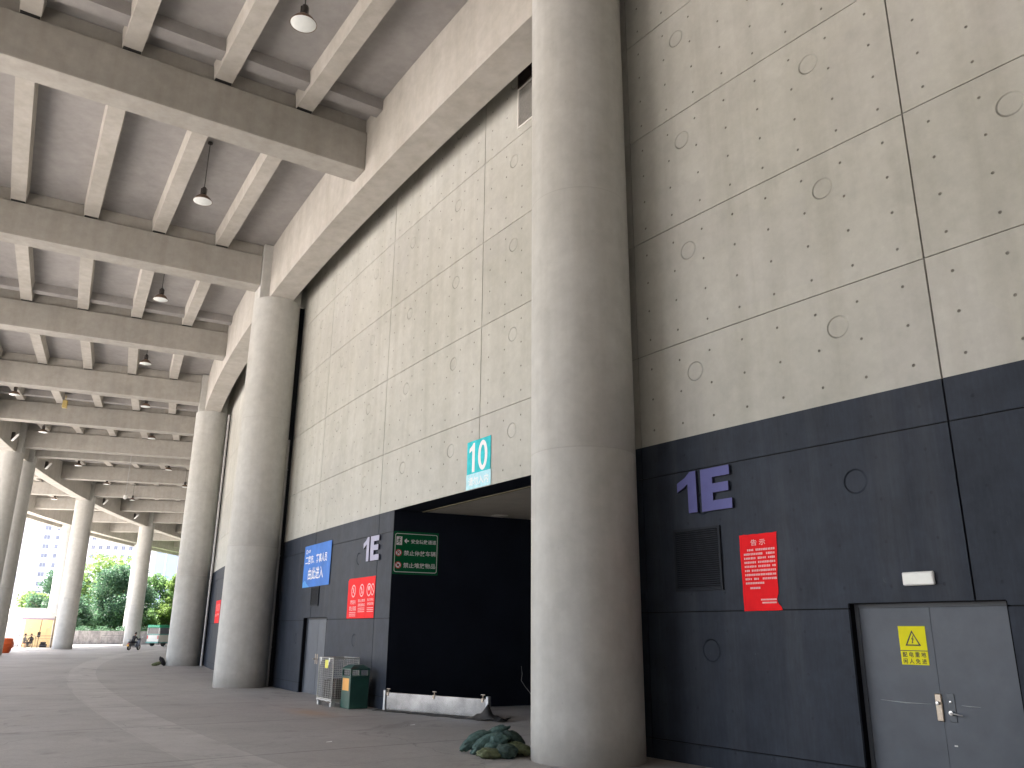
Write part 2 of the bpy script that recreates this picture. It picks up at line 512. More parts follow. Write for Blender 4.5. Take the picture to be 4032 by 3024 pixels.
# ------------------------------------------------------------------ mesh helpers
class MB:
    def __init__(self):
        self.v, self.f, self.mi, self.cur = [], [], [], 0
        self.smooth = []
        self.sm = False

    def add(self, vs, fs, m=None):
        o = len(self.v)
        for p in vs:
            p = Vector(p)
            self.v.append(m @ p if m is not None else p)
        for f_ in fs:
            self.f.append([i + o for i in f_])
            self.mi.append(self.cur)
            self.smooth.append(self.sm)
        return self

    def box(self, x0, x1, y0, y1, z0, z1, m=None):
        v = [(x, y, z) for z in (z0, z1) for y in (y0, y1) for x in (x0, x1)]
        return self.add(v, [(0, 2, 3, 1), (4, 5, 7, 6), (0, 1, 5, 4), (2, 6, 7, 3), (0, 4, 6, 2), (1, 3, 7, 5)], m)

    def bbox(self, x0, x1, y0, y1, z0, z1, r=.01, m=None):
        """box with its edges chamfered"""
        bm = bmesh.new()
        bmesh.ops.create_cube(bm, size=1)
        for q in bm.verts:
            q.co = Vector(((x0 + x1) / 2 + q.co.x * (x1 - x0), (y0 + y1) / 2 + q.co.y * (y1 - y0), (z0 + z1) / 2 + q.co.z * (z1 - z0)))
        bmesh.ops.bevel(bm, geom=bm.edges[:], offset=r, segments=1, affect='EDGES')
        bm.verts.index_update()
        self.add([q.co.copy() for q in bm.verts], [[q.index for q in f_.verts] for f_ in bm.faces], m)
        bm.free()
        return self

    def prism(self, poly, y0, y1, m=None):
        """polygon in the XZ plane pushed along Y"""
        n = len(poly)
        v = [(x, y0, z) for x, z in poly] + [(x, y1, z) for x, z in poly]
        fs = [tuple(range(n)), tuple(range(2 * n - 1, n - 1, -1))]
        fs += [(i, i + n, (i + 1) % n + n, (i + 1) % n) for i in range(n)]
        return self.add(v, fs, m)

    def lathe(self, prof, seg=24, m=None, cap=False):
        v, fs = [], []
        for r, z in prof:
            for i in range(seg):
                a = 2 * PI * i / seg
                v.append((r * math.cos(a), r * math.sin(a), z))
        for j in range(len(prof) - 1):
            for i in range(seg):
                k_ = (i + 1) % seg
                fs.append((j * seg + i, j * seg + k_, (j + 1) * seg + k_, (j + 1) * seg + i))
        if cap:
            fs.append(tuple(range(seg))[::-1])
            fs.append(tuple((len(prof) - 1) * seg + i for i in range(seg)))
        s_ = self.sm
        self.sm = True
        self.add(v, fs, m)
        self.sm = s_
        return self

    def tube(self, pts, r, seg=8, m=None):
        pts = [Vector(p) for p in pts]
        rs = r if isinstance(r, (list, tuple)) else [r] * len(pts)
        v, fs = [], []
        for i, p in enumerate(pts):
            a = pts[max(0, i - 1)]
            b_ = pts[min(len(pts) - 1, i + 1)]
            q = (b_ - a).normalized().to_track_quat('Z', 'Y').to_matrix()
            for j in range(seg):
                t = 2 * PI * j / seg
                v.append(p + q @ Vector((math.cos(t) * rs[i], math.sin(t) * rs[i], 0)))
        for i in range(len(pts) - 1):
            for j in range(seg):
                k_ = (j + 1) % seg
                fs.append((i * seg + j, i * seg + k_, (i + 1) * seg + k_, (i + 1) * seg + j))
        fs.append(tuple(range(seg))[::-1])
        fs.append(tuple((len(pts) - 1) * seg + j for j in range(seg)))
        s_ = self.sm
        self.sm = True
        self.add(v, fs, m)
        self.sm = s_
        return self

    def build(self, name, mats, parent=None, origin=None, uvf=None, mw=None):
        me = bpy.data.meshes.new(name)
        o_ = Vector(origin) if origin is not None else Vector((0, 0, 0))
        me.from_pydata([q - o_ for q in self.v], [], self.f)
        if not isinstance(mats, (list, tuple)):
            mats = [mats]
        for x in mats:
            me.materials.append(MAT[x])
        me.polygons.foreach_set('material_index', self.mi)
        me.polygons.foreach_set('use_smooth', self.smooth)
        if any(self.smooth):
            try:
                me.set_sharp_from_angle(angle=math.radians(40))
            except Exception:
                pass
        if uvf:
            l_ = me.uv_layers.new(name='uv')
            for lp in me.loops:
                l_.data[lp.index].uv = uvf(self.v[lp.vertex_index])
        me.update()
        ob = bpy.data.objects.new(name, me)
        COL.objects.link(ob)
        if parent is not None:
            ob.parent = parent
        if origin is not None:
            ob.location = o_
        if mw is not None:
            ob.matrix_world = mw
        return ob


def tag(o, label=None, cat=None, group=None, kind=None):
    if label:
        o['label'] = label
    if cat:
        o['category'] = cat
    if group:
        o['group'] = group
    if kind:
        o['kind'] = kind
    return o


def thing(name, label, cat, m=None, group=None):
    o = bpy.data.objects.new(name, None)
    o.empty_display_size = .2
    COL.objects.link(o)
    if m is not None:
        if isinstance(m, Matrix):
            o.matrix_world = m
        else:
            o.location = m
    return tag(o, label, cat, group)


def kids(o):
    return [c for c in COL.objects if c.parent == o]


def copy_tree(o, par=None):
    c = o.copy()
    COL.objects.link(c)
    if par is not None:
        c.parent = par
        c.matrix_parent_inverse = o.matrix_parent_inverse.copy()
    for ch in kids(o):
        copy_tree(ch, c)
    return c


def text_mesh(txt, w, h, cx, cz, y, mb, m=None, depth=.0015):
    """text centred at (cx, cz) in the XZ plane, squeezed into w x h"""
    cu = bpy.data.curves.new('txt', 'FONT')
    cu.body = txt
    cu.align_x = 'CENTER'
    cu.resolution_u = 2
    cu.offset = 0.012
    ob = bpy.data.objects.new('txt', cu)
    COL.objects.link(ob)
    dg = bpy.context.evaluated_depsgraph_get()
    ev = ob.evaluated_get(dg)
    me = ev.to_mesh()
    vs_ = [q.co.copy() for q in me.vertices]
    fs_ = [list(p.vertices) for p in me.polygons]
    ev.to_mesh_clear()
    bpy.data.objects.remove(ob)
    bpy.data.curves.remove(cu)
    if not vs_:
        return
    x0, x1 = min(q.x for q in vs_), max(q.x for q in vs_)
    y0, y1 = min(q.y for q in vs_), max(q.y for q in vs_)
    out = []
    for q in vs_:
        out.append((cx + ((q.x - x0) / (x1 - x0) - .5) * w, y - depth, cz + ((q.y - y0) / (y1 - y0) - .5) * h))
    mb.add(out, fs_, m)


def ringmesh(mb, cx, cz, r0, r1, y, m=None, seg=20, sx=1.0):
    v, fs = [], []
    for i in range(seg):
        a = 2 * PI * i / seg
        v.append((cx + sx * r0 * math.cos(a), y, cz + r0 * math.sin(a)))
        v.append((cx + sx * r1 * math.cos(a), y, cz + r1 * math.sin(a)))
    for i in range(seg):
        k_ = (i + 1) % seg
        fs.append((2 * i, 2 * i + 1, 2 * k_ + 1, 2 * k_))
    mb.add(v, fs, m)


def disc(mb, cx, cz, r, y, m=None, seg=20):
    mb.add([(cx + r * math.cos(2 * PI * i / seg), y, cz + r * math.sin(2 * PI * i / seg)) for i in range(seg)], [tuple(range(seg))], m)


def flat(mb, poly, y, m=None):
    mb.add([(x, y, z) for x, z in poly], [tuple(range(len(poly)))], m)


def stroke(mb, pts, w, y, m=None):
    for (x0, z0), (x1, z1) in zip(pts, pts[1:]):
        L = math.hypot(x1 - x0, z1 - z0) or 1e-6
        nx, nz = -(z1 - z0) / L * w / 2, (x1 - x0) / L * w / 2
        flat(mb, [(x0 + nx, z0 + nz), (x0 - nx, z0 - nz), (x1 - nx, z1 - nz), (x1 + nx, z1 + nz)], y, m)


# polar solid: arc box following the ring
def arcbox(mb, s0, s1, o0, o1, z0, z1, step=1.2, ends=True):
    n = max(1, int(math.ceil(abs(s1 - s0) / step)))
    v, fs = [], []
    for i in range(n + 1):
        s = s0 + (s1 - s0) * i / n
        v += [pt(s, o0, z0), pt(s, o1, z0), pt(s, o1, z1), pt(s, o0, z1)]
    for i in range(n):
        a_, b_ = 4 * i, 4 * i + 4
        for j in range(4):
            k_ = (j + 1) % 4
            fs.append((a_ + j, b_ + j, b_ + k_, a_ + k_))
    if ends:
        fs.append((0, 1, 2, 3))
        fs.append((4 * n + 3, 4 * n + 2, 4 * n + 1, 4 * n))
    mb.add(v, fs)


def radbox(mb, s, w, o0, o1, z0, z1, bev=.0):
    """box running radially at arc s, width w"""
    m = fr(s, 0, 0)
    mb.box(-w / 2, w / 2, -o1, -o0, z0, z1, m)


# ------------------------------------------------------------------ structure: ground
S0, S1 = -235, 95
mb = MB()
offs = [-14, -.35, 1, 2, 4, 6, 8, 11, 14, 17, 20, 24.2]
n = 260
vs_, fs_, uvd = [], [], []
for i in range(n + 1):
    s = S0 + (S1 - S0) * i / n
    for o in offs:
        vs_.append(pt(s, o, 0))
        uvd.append((s, o))
for i in range(n):
    for j in range(len(offs) - 1):
        a_ = i * len(offs) + j
        b_ = a_ + len(offs)
        fs_.append((a_, a_ + 1, b_ + 1, b_))
me = bpy.data.meshes.new('concourse_floor')
me.from_pydata(vs_, [], fs_)
me.materials.append(MAT['concourse_floor'])
l_ = me.uv_layers.new(name='uv')
for lp in me.loops:
    l_.data[lp.index].uv = uvd[lp.vertex_index]
if me.polygons[0].normal.z < 0:
    me.flip_normals()
fo = bpy.data.objects.new('pavement', me)
COL.objects.link(fo)
tag(fo, 'worn grey concrete concourse floor with a paler curved band', kind='structure')
mb = MB()
mb.add([(-1500, -1500, -.004), (1500, -1500, -.004), (1500, 1500, -.004), (-1500, 1500, -.004)], [(0, 1, 2, 3)])
tag(mb.build('ground', 'plaza_paving'), 'pale sunlit plaza paving beyond the columns', kind='structure')

# ------------------------------------------------------------------ stadium wall
SPAINT = 4.69
WT = 15.55
WS0, WS1 = -150, 62
TL, TR = -3.10, 4.6                       # vehicle opening
openings = [(TL, TR, 0.0, SPAINT), (9.31, 11.13, 0.0, 2.13), (-9.57, -7.42, 0.0, 2.135)]
rows = [0.0, .273] + [2.075 + 2.088 * i for i in range(7)]
rows = [r for r in rows if r < WT - .3] + [WT]
GZ, GS = .008, .012
colsL = []
kmin = int(math.floor((WS0 - 5.88) / 4.94))
s = 5.88 + kmin * 4.94
while s < WS1:
    colsL.append(s)
    s += 4.94


def inside(s, z):
    for a_, b_, c_, e_ in openings:
        if a_ < s < b_ and c_ - .01 < z < e_:
            return True
    return False


def wall_grid(zlo, zhi, gap, off, depth, fine=True):
    bm = bmesh.new()
    uvl = bm.loops.layers.uv.new('uv')
    cache = {}

    def gv(s, z):
        key = (round(s, 4), round(z, 4))
        if key not in cache:
            cache[key] = bm.verts.new(pt(s, off, z))
        return cache[key]
    zl = [r for r in rows]
    for i in range(len(zl) - 1):
        z0, z1 = zl[i] + (GZ if gap and i else 0), zl[i + 1] - (GZ if gap and i < len(zl) - 2 else 0)
        z0, z1 = max(z0, zlo), min(z1, zhi)
        if z1 - z0 < .02:
            continue
        for j in range(len(colsL) - 1):
            s0, s1 = colsL[j] + (GS if gap else 0), colsL[j + 1] - (GS if gap else 0)
            far = colsL[j] < -45 or colsL[j] > 20
            ns = 3 if far else 6
            ss = [s0 + (s1 - s0) * q / ns for q in range(ns + 1)]
            zz = [z0, z1]
            for a_, b_, c_, e_ in openings:
                for q in (a_, b_):
                    if s0 < q < s1:
                        ss.append(q)
                for q in (c_, e_):
                    if z0 < q < z1:
                        zz.append(q)
            ss = sorted(set(round(q, 4) for q in ss))
            zz = sorted(set(round(q, 4) for q in zz))
            for a_ in range(len(ss) - 1):
                for b_ in range(len(zz) - 1):
                    if inside((ss[a_] + ss[a_ + 1]) / 2, (zz[b_] + zz[b_ + 1]) / 2):
                        continue
                    q = [(ss[a_], zz[b_]), (ss[a_ + 1], zz[b_]), (ss[a_ + 1], zz[b_ + 1]), (ss[a_], zz[b_ + 1])]
                    try:
                        f_ = bm.faces.new([gv(*t) for t in q])
                    except ValueError:
                        continue
                    for lp, t in zip(f_.loops, q):
                        lp[uvl].uv = t
    if depth:
        be = [e for e in bm.edges if len(e.link_faces) == 1]
        r = bmesh.ops.extrude_edge_only(bm, edges=be)
        for g in r['geom']:
            if isinstance(g, bmesh.types.BMVert):
                dvec = Vector((CC.x - g.co.x, CC.y - g.co.y, 0)).normalized()
                g.co += dvec * depth
    return bm


def bm_obj(bm, name, mat, parent):
    me = bpy.data.meshes.new(name)
    bm.normal_update()
    bm.to_mesh(me)
    bm.free()
    me.materials.append(MAT[mat])
    ob = bpy.data.objects.new(name, me)
    COL.objects.link(ob)
    ob.parent = parent
    o_ = parent.matrix_world.inverted() if parent else None
    if parent:
        ob.matrix_parent_inverse = o_
    return ob


wall = thing('stadium_wall', 'curved stadium wall of pale jointed concrete panels over a charcoal painted base', 'wall', pt(0, 0, 0))
bpy.context.view_layer.update()
bm_obj(wall_grid(SPAINT, WT, True, 0, .022), 'concrete_panels', 'wall_concrete', wall)
bm_obj(wall_grid(0, SPAINT, True, 0, .022), 'painted_panels', 'wall_paint', wall)
bm_obj(wall_grid(SPAINT + .001, WT, False, -.022, 0), 'joint_backing', 'joint_sealant', wall)
bm_obj(wall_grid(0, SPAINT, False, -.0225, 0), 'painted_joint_backing', 'joint_dark', wall)


def wpart(mb, name, mat, **kw):
    """part of the wall given in world coordinates"""
    o = mb.build(name, mat, **kw)
    o.parent = wall
    o.matrix_parent_inverse = Matrix.Translation(-wall.location)
    return o


# tunnel behind the opening
J = pt(TL, 0, 0)
DIR = Vector((.9075, .4200, 0)).normalized()
JR = pt(TR, 0, 0)
mb = MB()
LT = 14.0
NRM = Vector((-DIR.y, DIR.x, 0))
Lw = (J, J + DIR * LT)
a_, b_ = J + Vector((0, 0, 0)), J + DIR * LT
mb.add([a_, b_, b_ + Vector((0, 0, 2.095)), a_ + Vector((0, 0, 2.095))], [(0, 1, 2, 3)])
a2, b2 = a_ + Vector((0, 0, 2.11)), b_ + Vector((0, 0, 2.11))
mb.add([a2, b2, b2 + Vector((0, 0, 2.58)), a2 + Vector((0, 0, 2.58))], [(0, 1, 2, 3)])
nb = NRM * .02
mb.add([a_ + nb, b_ + nb, b_ + nb + Vector((0, 0, 4.69)), a_ + nb + Vector((0, 0, 4.69))], [(0, 1, 2, 3)])
mb.add([JR, JR + DIR * LT, JR + DIR * LT + Vector((0, 0, 4.69)), JR + Vector((0, 0, 4.69))], [(3, 2, 1, 0)])
mb.add([b_, JR + DIR * LT, JR + DIR * LT + Vector((0, 0, 4.69)), b_ + Vector((0, 0, 4.69))], [(0, 1, 2, 3)])
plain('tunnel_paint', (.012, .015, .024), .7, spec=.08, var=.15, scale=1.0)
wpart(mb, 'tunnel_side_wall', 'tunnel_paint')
mb = MB()
arc_pts = [pt(TL + (TR - TL) * i / 8, -.75, SPAINT) for i in range(9)]
mb.add([pt(TL, -.75, SPAINT), pt(TR, -.75, SPAINT), JR + DIR * LT + Vector((0, 0, SPAINT)), b_ + Vector((0, 0, SPAINT))], [(3, 2, 1, 0)])
wpart(mb, 'tunnel_ceiling', 'tunnel_ceiling')
mb = MB()
arcbox(mb, TL, TR, -.72, -.024, SPAINT + .0, SPAINT + .5, .6)
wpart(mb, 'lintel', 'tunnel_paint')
mb = MB()
arcbox(mb, TL, TR, -.80, -.73, SPAINT - .012, SPAINT + .02, .6)
wpart(mb, 'ceiling_trim', 'tunnel_light_trim')
for (x, y) in ((-1.30, 21.0), (-.10, 19.45), (.15, 22.1), (.85, 20.4)):
    mb = MB()
    mm = Matrix.Translation((x + 1.0, y + .45, SPAINT - .03)) @ Matrix.Rotation(math.atan2(DIR.y, DIR.x), 4, 'Z')
    mb.box(-.17, .17, -.17, .17, 0, .03, mm)
    mb.box(-.12, .12, -.12, .12, -.006, 0, mm)
    wpart(mb, 'ceiling_downlight', 'louvre_light')

# mass of the stadium behind the wall keeps light out
mb = MB()
arcbox(mb, WS0, WS1, -14.6, -14.2, -.1, 15.9, 6)
wpart(mb, 'back_wall', 'joint_dark')


# ------------------------------------------------------------------ doors (parts of the wall)
def door(s0, s1, top, name, double, plates):
    sc = (s0 + s1) / 2
    m = fr(sc, 0, 0)
    # chord is slightly inside the arc, so keep everything recessed
    W = s1 - s0
    root = MB()
    D = .15
    root.box(-W / 2 - .01, -W / 2, .0, D + .03, .0, top, m)
    root.box(W / 2, W / 2 + .01, .0, D + .03, .0, top, m)
    root.box(-W / 2, W / 2, .0, D + .03, top, top + .01, m)
    fo_ = wpart(root, 'door_reveal', 'dark_gap')
    root = MB()
    root.box(-W / 2, -W / 2 + .045, D - .028, D + .03, 0, top, m)
    root.box(W / 2 - .045, W / 2, D - .03, D + .03, 0, top, m)
    root.box(-W / 2 + .045, W / 2 - .045, D - .012, D + .03, top - .045, top, m)
    fo_ = wpart(root, 'door_frame', 'door_paint')
    m2 = m @ Matrix.Translation((0, D - .065, 0))
    n_ = 2 if double else 1
    lw = (W - .096) / n_
    for i in range(n_):
        x0 = -W / 2 + .047 + i * (lw + (.001 if double else 0))
        b = MB()
        b.bbox(x0, x0 + lw - .003, .055, .10, .003, top - .048, .003, m2)
        if i == 0 and double:
            b.box(x0 + lw - .055, x0 + lw + .01, .051, .0552, .02, top - .05, m2)
        dl = wpart(b, 'door_leaf', 'door_paint')
        yield i, x0, lw, dl, m2


def kidof(mb, name, mat, par):
    o = mb.build(name, mat)
    o.parent = par
    o.matrix_parent_inverse = par.matrix_world.inverted()
    return o


for i, x0, lw, dl, m in door(9.31, 11.13, 2.13, 'door', True, None):
    bpy.context.view_layer.update()
    if i == 0:
        b = MB()
        xc = 10.21 - 10.22
        b.bbox(xc - .045, xc + .03, .034, .056, .85, 1.14, .008, m)
        kidof(b, 'lock_plate', 'brass_steel', dl)
        b = MB()
        b.lathe([(.0, .03), (.018, .028), (.02, .0), (.02, 0)], 14, m @ Matrix.Translation((xc - .01, .034, 1.04)) @ Matrix.Rotation(PI / 2, 4, 'X'))
        kidof(b, 'keyhole_knob', 'steel', dl)
        b = MB()   # long dent
        b.tube([(-.72, .056, 1.035), (-.4, .051, 1.02), (-.1, .056, 1.025)], [.001, .008, .001], 6, m)
        kidof(b, 'dent', 'dent_scrape', dl)
    else:
        b = MB()
        xc = 10.34 - 10.22
        b.bbox(xc - .04, xc + .04, .047, .056, .85, 1.15, .003, m)
        pl = kidof(b, 'lock_plate', 'door_frame_paint', dl)
        b = MB()
        b.lathe([(.0, .035), (.024, .033), (.026, .0)], 16, m @ Matrix.Translation((xc - .005, .047, .945)) @ Matrix.Rotation(PI / 2, 4, 'X'))
        b.tube([(xc - .005, .012, .945), (xc + .05, -.004, .94), (xc + .13, .0, .925)], [.009, .009, .007], 8, m)
        b.lathe([(.0, .012), (.012, .01), (.013, .0)], 12, m @ Matrix.Translation((xc - .005, .047, 1.06)) @ Matrix.Rotation(PI / 2, 4, 'X'))
        kidof(b, 'lever_handle', 'steel', dl)
        b = MB()
        b.tube([(.22, .056, 1.03), (.32, .051, 1.026), (.43, .056, 1.025)], [.001, .007, .001], 6, m)
        kidof(b, 'dent', 'dent_scrape', dl)
        b = MB()
        b.bbox(.09, .125, .05, .056, .60, .615, .001, m)
        kidof(b, 'sticker_scrap', 'white_plastic', dl)
for i, x0, lw, dl, m in door(-9.57, -7.42, 2.135, 'door', True, None):
    bpy.context.view_layer.update()
    b = MB()
    xc = -.075 if i == 0 else .085
    b.bbox(xc - .035, xc + .035, .046, .056, .84, 1.12, .004, m)
    b.tube([(xc, .046, .98), (xc, .0, .98), (xc + (.1 if i else -.1), -.005, .975)], .01, 8, m)
    kidof(b, 'lever_handle', 'brass_steel', dl)


# ------------------------------------------------------------------ louvres (parts of the wall)
def louvre(s0, s1, z0, z1, n_, frame_mat, slat_mat, rot=0):
    m = fr((s0 + s1) / 2, 0, 0)
    W = (s1 - s0) / 2
    b = MB()
    fw = .035
    b.box(-W, W, -.03, .02, z0, z0 + fw, m)
    b.box(-W, W, -.03, .02, z1 - fw, z1, m)
    b.box(-W, -W + fw, -.03, .02, z0 + fw, z1 - fw, m)
    b.box(W - fw, W, -.03, .02, z0 + fw, z1 - fw, m)
    f_ = wpart(b, 'louvre_frame', frame_mat)
    bpy.context.view_layer.update()
    b = MB()
    b.box(-W + fw, W - fw, -.003, .018, z0 + fw, z1 - fw, m)
    kidof(b, 'louvre_backing', 'dark_gap', f_)
    b = MB()
    p = (z1 - z0 - 2 * fw) / n_
    for i in range(n_):
        z = z0 + fw + p * i
        b.add([(-W + fw, -.026, z + p * .12), (W - fw, -.026, z + p * .12), (W - fw, -.005, z + p * .75), (-W + fw, -.005, z + p * .75),
               (-W + fw, -.026, z + p * .55), (W - fw, -.026, z + p * .55), (W - fw, -.005, z + p * .9), (-W + fw, -.005, z + p * .9)],
              [(0, 1, 2, 3), (7, 6, 5, 4), (0, 4, 5, 1)], m)
    kidof(b, 'louvre_slats', slat_mat, f_)


louvre(6.52, 7.41, 2.37, 3.28, 28, 'louvre_dark', 'louvre_dark')
louvre(-8.98, -8.24, 2.47, 3.04, 18, 'louvre_dark', 'louvre_dark')
louvre(2.33, 3.45, 12.70, 13.75, 30, 'louvre_frame_light', 'louvre_light')
louvre(2.33, 3.45, 13.77, 14.6, 24, 'louvre_shaded', 'louvre_shaded')  # louvre carried on upwards; its unlit look is put into the dark colour

# ------------------------------------------------------------------ columns
RC = .838
BZ = 13.39
IN_S = [60, 42, 23.8, 5.51, -12.76, -30.81, -47.0, -50.1, -67.8, -86.4, -104.6, -122.8]
OUT_S = [60, 42, 23.8, 5.51, -12.76, -30.5, -46.7, -50.0, -67.83, -86.37, -104.6, -122.8]


def column_mesh(r, ztop, name='column_shaft'):
    b = MB()
    b.lathe([(r - .004, 0.0), (r, .02), (r, 4.465), (r - .003, 4.47), (r, 4.475), (r, 8.9), (r, ztop)], 72, cap=True)
    return b


_names_in = {60: 'wall side concrete column farthest behind the viewer', 42: 'wall side concrete column well behind the viewer',
             23.8: 'wall side concrete column just behind the viewer',
             5.51: 'huge round concrete column in the foreground, beside the bigger purple 1E',
             -12.76: 'round concrete column standing left of the blue banner and grey door',
             -30.81: 'round concrete column third from the viewer, with a dark bundle at its foot',
             -47.0: 'first of a close wall side column pair hidden behind the third column',
             -50.1: 'second of a close wall side column pair hidden behind the third column',
             -67.8: 'wall side column beyond the hidden close pair', -86.4: 'wall side column two bays beyond the hidden close pair',
             -104.6: 'wall side column three bays beyond the hidden close pair', -122.8: 'last wall side column of the far curve'}
_names_out = {60: 'outer row column farthest behind the viewer', 42: 'outer row column well behind the viewer',
              23.8: 'outer row column just behind the viewer', 5.51: 'outer row column level with the foreground column, left of the view',
              -12.76: 'outer row column level with the second column, left of the view', -30.5: 'outer row column just outside the left edge of the view',
              -46.7: 'thick round column cut by the left edge of the picture',
              -50.0: 'round column close behind the one at the left edge, orange barrel at its foot',
              -67.83: 'round column right of the white tent', -86.37: 'slender far round column behind the scooter rider',
              -104.6: 'outer row column far along the curve behind the third column', -122.8: 'last outer row column of the far curve'}
protoC = None
protoE = None
for lst, off, nm, grp in ((IN_S, 1.0, _names_in, 'round columns along the stadium wall'), (OUT_S, 13.75, _names_out, 'round columns of the outer row')):
    for s in lst:
        m = fr(s, off, 0)
        if s == 5.51:
            m.translation = Vector((1.1584, 12.9592, 0))
        if off < 2:
            if s == -12.76:
                m.translation = Vector((-8.794, 28.403, 0))
            if s == -30.81:
                m.translation = Vector((-16.870, 44.658, 0))
        else:
            if s == -67.83:
                m.translation = Vector((-40.485, 77.870, 0))
            if s == -86.37:
                m.translation = Vector((-43.103, 97.812, 0))
        if protoC is None:
            protoC = thing('round_column', nm[s], 'column', m, grp)
            column_mesh(RC, BZ).build('column_shaft', 'column_concrete', protoC)
            b = MB()
            b.bbox(-.45, .45, -.76, .76, BZ + .001, 15.53, .02)
            b.build('column_head', 'column_concrete', protoC)
        else:
            c = copy_tree(protoC)
            c.matrix_world = m
            tag(c, nm[s], 'column', grp)
E_S = [42, 5.5, -30.8, -50, -67.8, -86.4, -105, -123.5]
_nm_e = ['edge column farthest behind the viewer', 'edge column beside the viewer', 'edge column left of the view',
         'edge column outside the left edge of the picture', 'edge column left of the white tent', 'sunlit edge column behind the right side of the white tent',
         'edge column hidden behind the slender far column', 'last edge column of the far curve']
for s, lb in zip(E_S, _nm_e):
    c = copy_tree(protoC)
    c.matrix_world = fr(s, 22.4, 0)
    tag(c, 'sunlit ' + lb if not lb.startswith('sunlit') else lb, 'column', 'columns at the open edge of the roof')

for s, cx in ((5.51, None), (-12.76, None), (-30.81, None)):  # dark strips added behind the columns to block light and blacken the gap
    b = MB()
    arcbox(b, s - .16, s + .16, .002, .19, 0, 13.38, 1)
    wpart(b, 'gap_shade_strip', 'joint_dark')

# ------------------------------------------------------------------ ring beams
ordn = ['first', 'second', 'third', 'fourth', 'fifth', 'sixth', 'seventh', 'eighth', 'ninth', 'tenth', 'eleventh', 'twelfth', 'thirteenth', 'fourteenth', 'fifteenth', 'sixteenth', 'seventeenth', 'eighteenth', 'nineteenth', 'twentieth', 'twenty-first', 'twenty-second', 'twenty-third', 'twenty-fourth', 'twenty-fifth']


def ringbeams(ss, o0, o1, z0, z1, what, grp):
    for i in range(len(ss) - 1):
        b = MB()
        arcbox(b, ss[i] - .02, ss[i + 1] + .02, o0, o1, z0, z1, 1.0)
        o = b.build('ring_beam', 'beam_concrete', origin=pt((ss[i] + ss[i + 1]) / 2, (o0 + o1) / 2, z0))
        s = (ss[i] + ss[i + 1]) / 2
        if s > 20:
            lb = '%s ring beam, %s span counted from the viewer backwards' % (what, ordn[len([q for q in ss if q > 20]) - 1 - i if i < 3 else 0])
        else:
            lb = '%s ring beam, %s span counted from the viewer into the distance' % (what, ordn[i - [k_ for k_, q in enumerate(ss) if q <= 24][0]])
        tag(o, lb, 'beam', grp)


ringbeams(IN_S, .60, 1.43, BZ, 15.53, 'curved concrete', 'curved beams over the wall side columns')
ringbeams(OUT_S, 13.34, 14.16, BZ, 15.53, 'outer row concrete', 'curved beams over the outer columns')
ringbeams(E_S, 21.9, 22.75, BZ, 15.53, 'roof edge concrete', 'curved beams over the edge columns')
b = MB()
arcbox(b, 62, -150, 23.2, 23.7, 13.1, 15.9, 2)
arcbox(b, 62, -150, 22.76, 23.2, 13.6, 13.9, 2)
tag(b.build('roof_fascia', 'beam_concrete', origin=pt(-40, 23.4, 13)), 'stepped concrete fascia along the open edge of the roof', 'fascia')

# ------------------------------------------------------------------ radial beams
beam_s = []
for i in range(len(IN_S) - 1):
    beam_s.append((IN_S[i], True))
    if abs(IN_S[i] - IN_S[i + 1]) > 6:
        beam_s.append(((IN_S[i] + IN_S[i + 1]) / 2, False))
beam_s.append((IN_S[-1], True))
beam_s = [((-3.42, f_) if abs(s + 3.6) < .2 else (s, f_)) for s, f_ in beam_s]
front = [b_ for b_ in beam_s if b_[0] < 5]
for s, oncol in beam_s:
    w_ = .76
    inn = 1.431 if not oncol else 1.77
    m = fr(s, 0, 0)
    if s > 5:
        k_ = len([1 for q in beam_s if 5 < q[0] <= s])
        lb = 'radial ceiling beam %s counted backwards over the viewer' % ordn[k_ - 1]
    else:
        k_ = [q[0] for q in front].index(s)
        lb = '%s radial concrete ceiling beam counted from the top of the picture' % ordn[k_]
    root = thing('ceiling_beam', lb, 'beam', fr(s, 7.5, 13.88), 'radial beams under the concourse ceiling')
    im = root.matrix_world.inverted()
    for o0, o1 in ((inn, 13.338), (14.162, 21.898)):
        b = MB()
        b.bbox(-w_ / 2, w_ / 2, -o1, -o0, 13.88, 15.05, .015, m)
        b.box(-w_ / 2 + .14, w_ / 2 - .14, -o1, -o0, 15.05, 15.53, m)
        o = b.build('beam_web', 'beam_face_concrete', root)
        o.matrix_parent_inverse = im

mb = MB()  # unseen mass added to hold back light from behind the viewer
arcbox(mb, 36, 50, 1.9, 24.0, 0, 13.85, 2)
tag(mb.build('rear_light_block', 'column_concrete', origin=pt(43, 12, 0)), 'added concrete block cutting light from the concourse behind the viewer', 'building')

mb = MB()  # unseen block added outside so light comes mainly from the left
arcbox(mb, 5, 60, 31, 46, 0, 21, 3)
for i in range(5):
    arcbox(mb, 5, 60, 30.75, 31, 3.6 + i * 4, 3.9 + i * 4, 3)
tag(mb.build('outer_light_block', 'beam_face_concrete', origin=pt(30, 36, 0)), 'added grey block outside the columns, cutting light from behind the viewer', 'building')

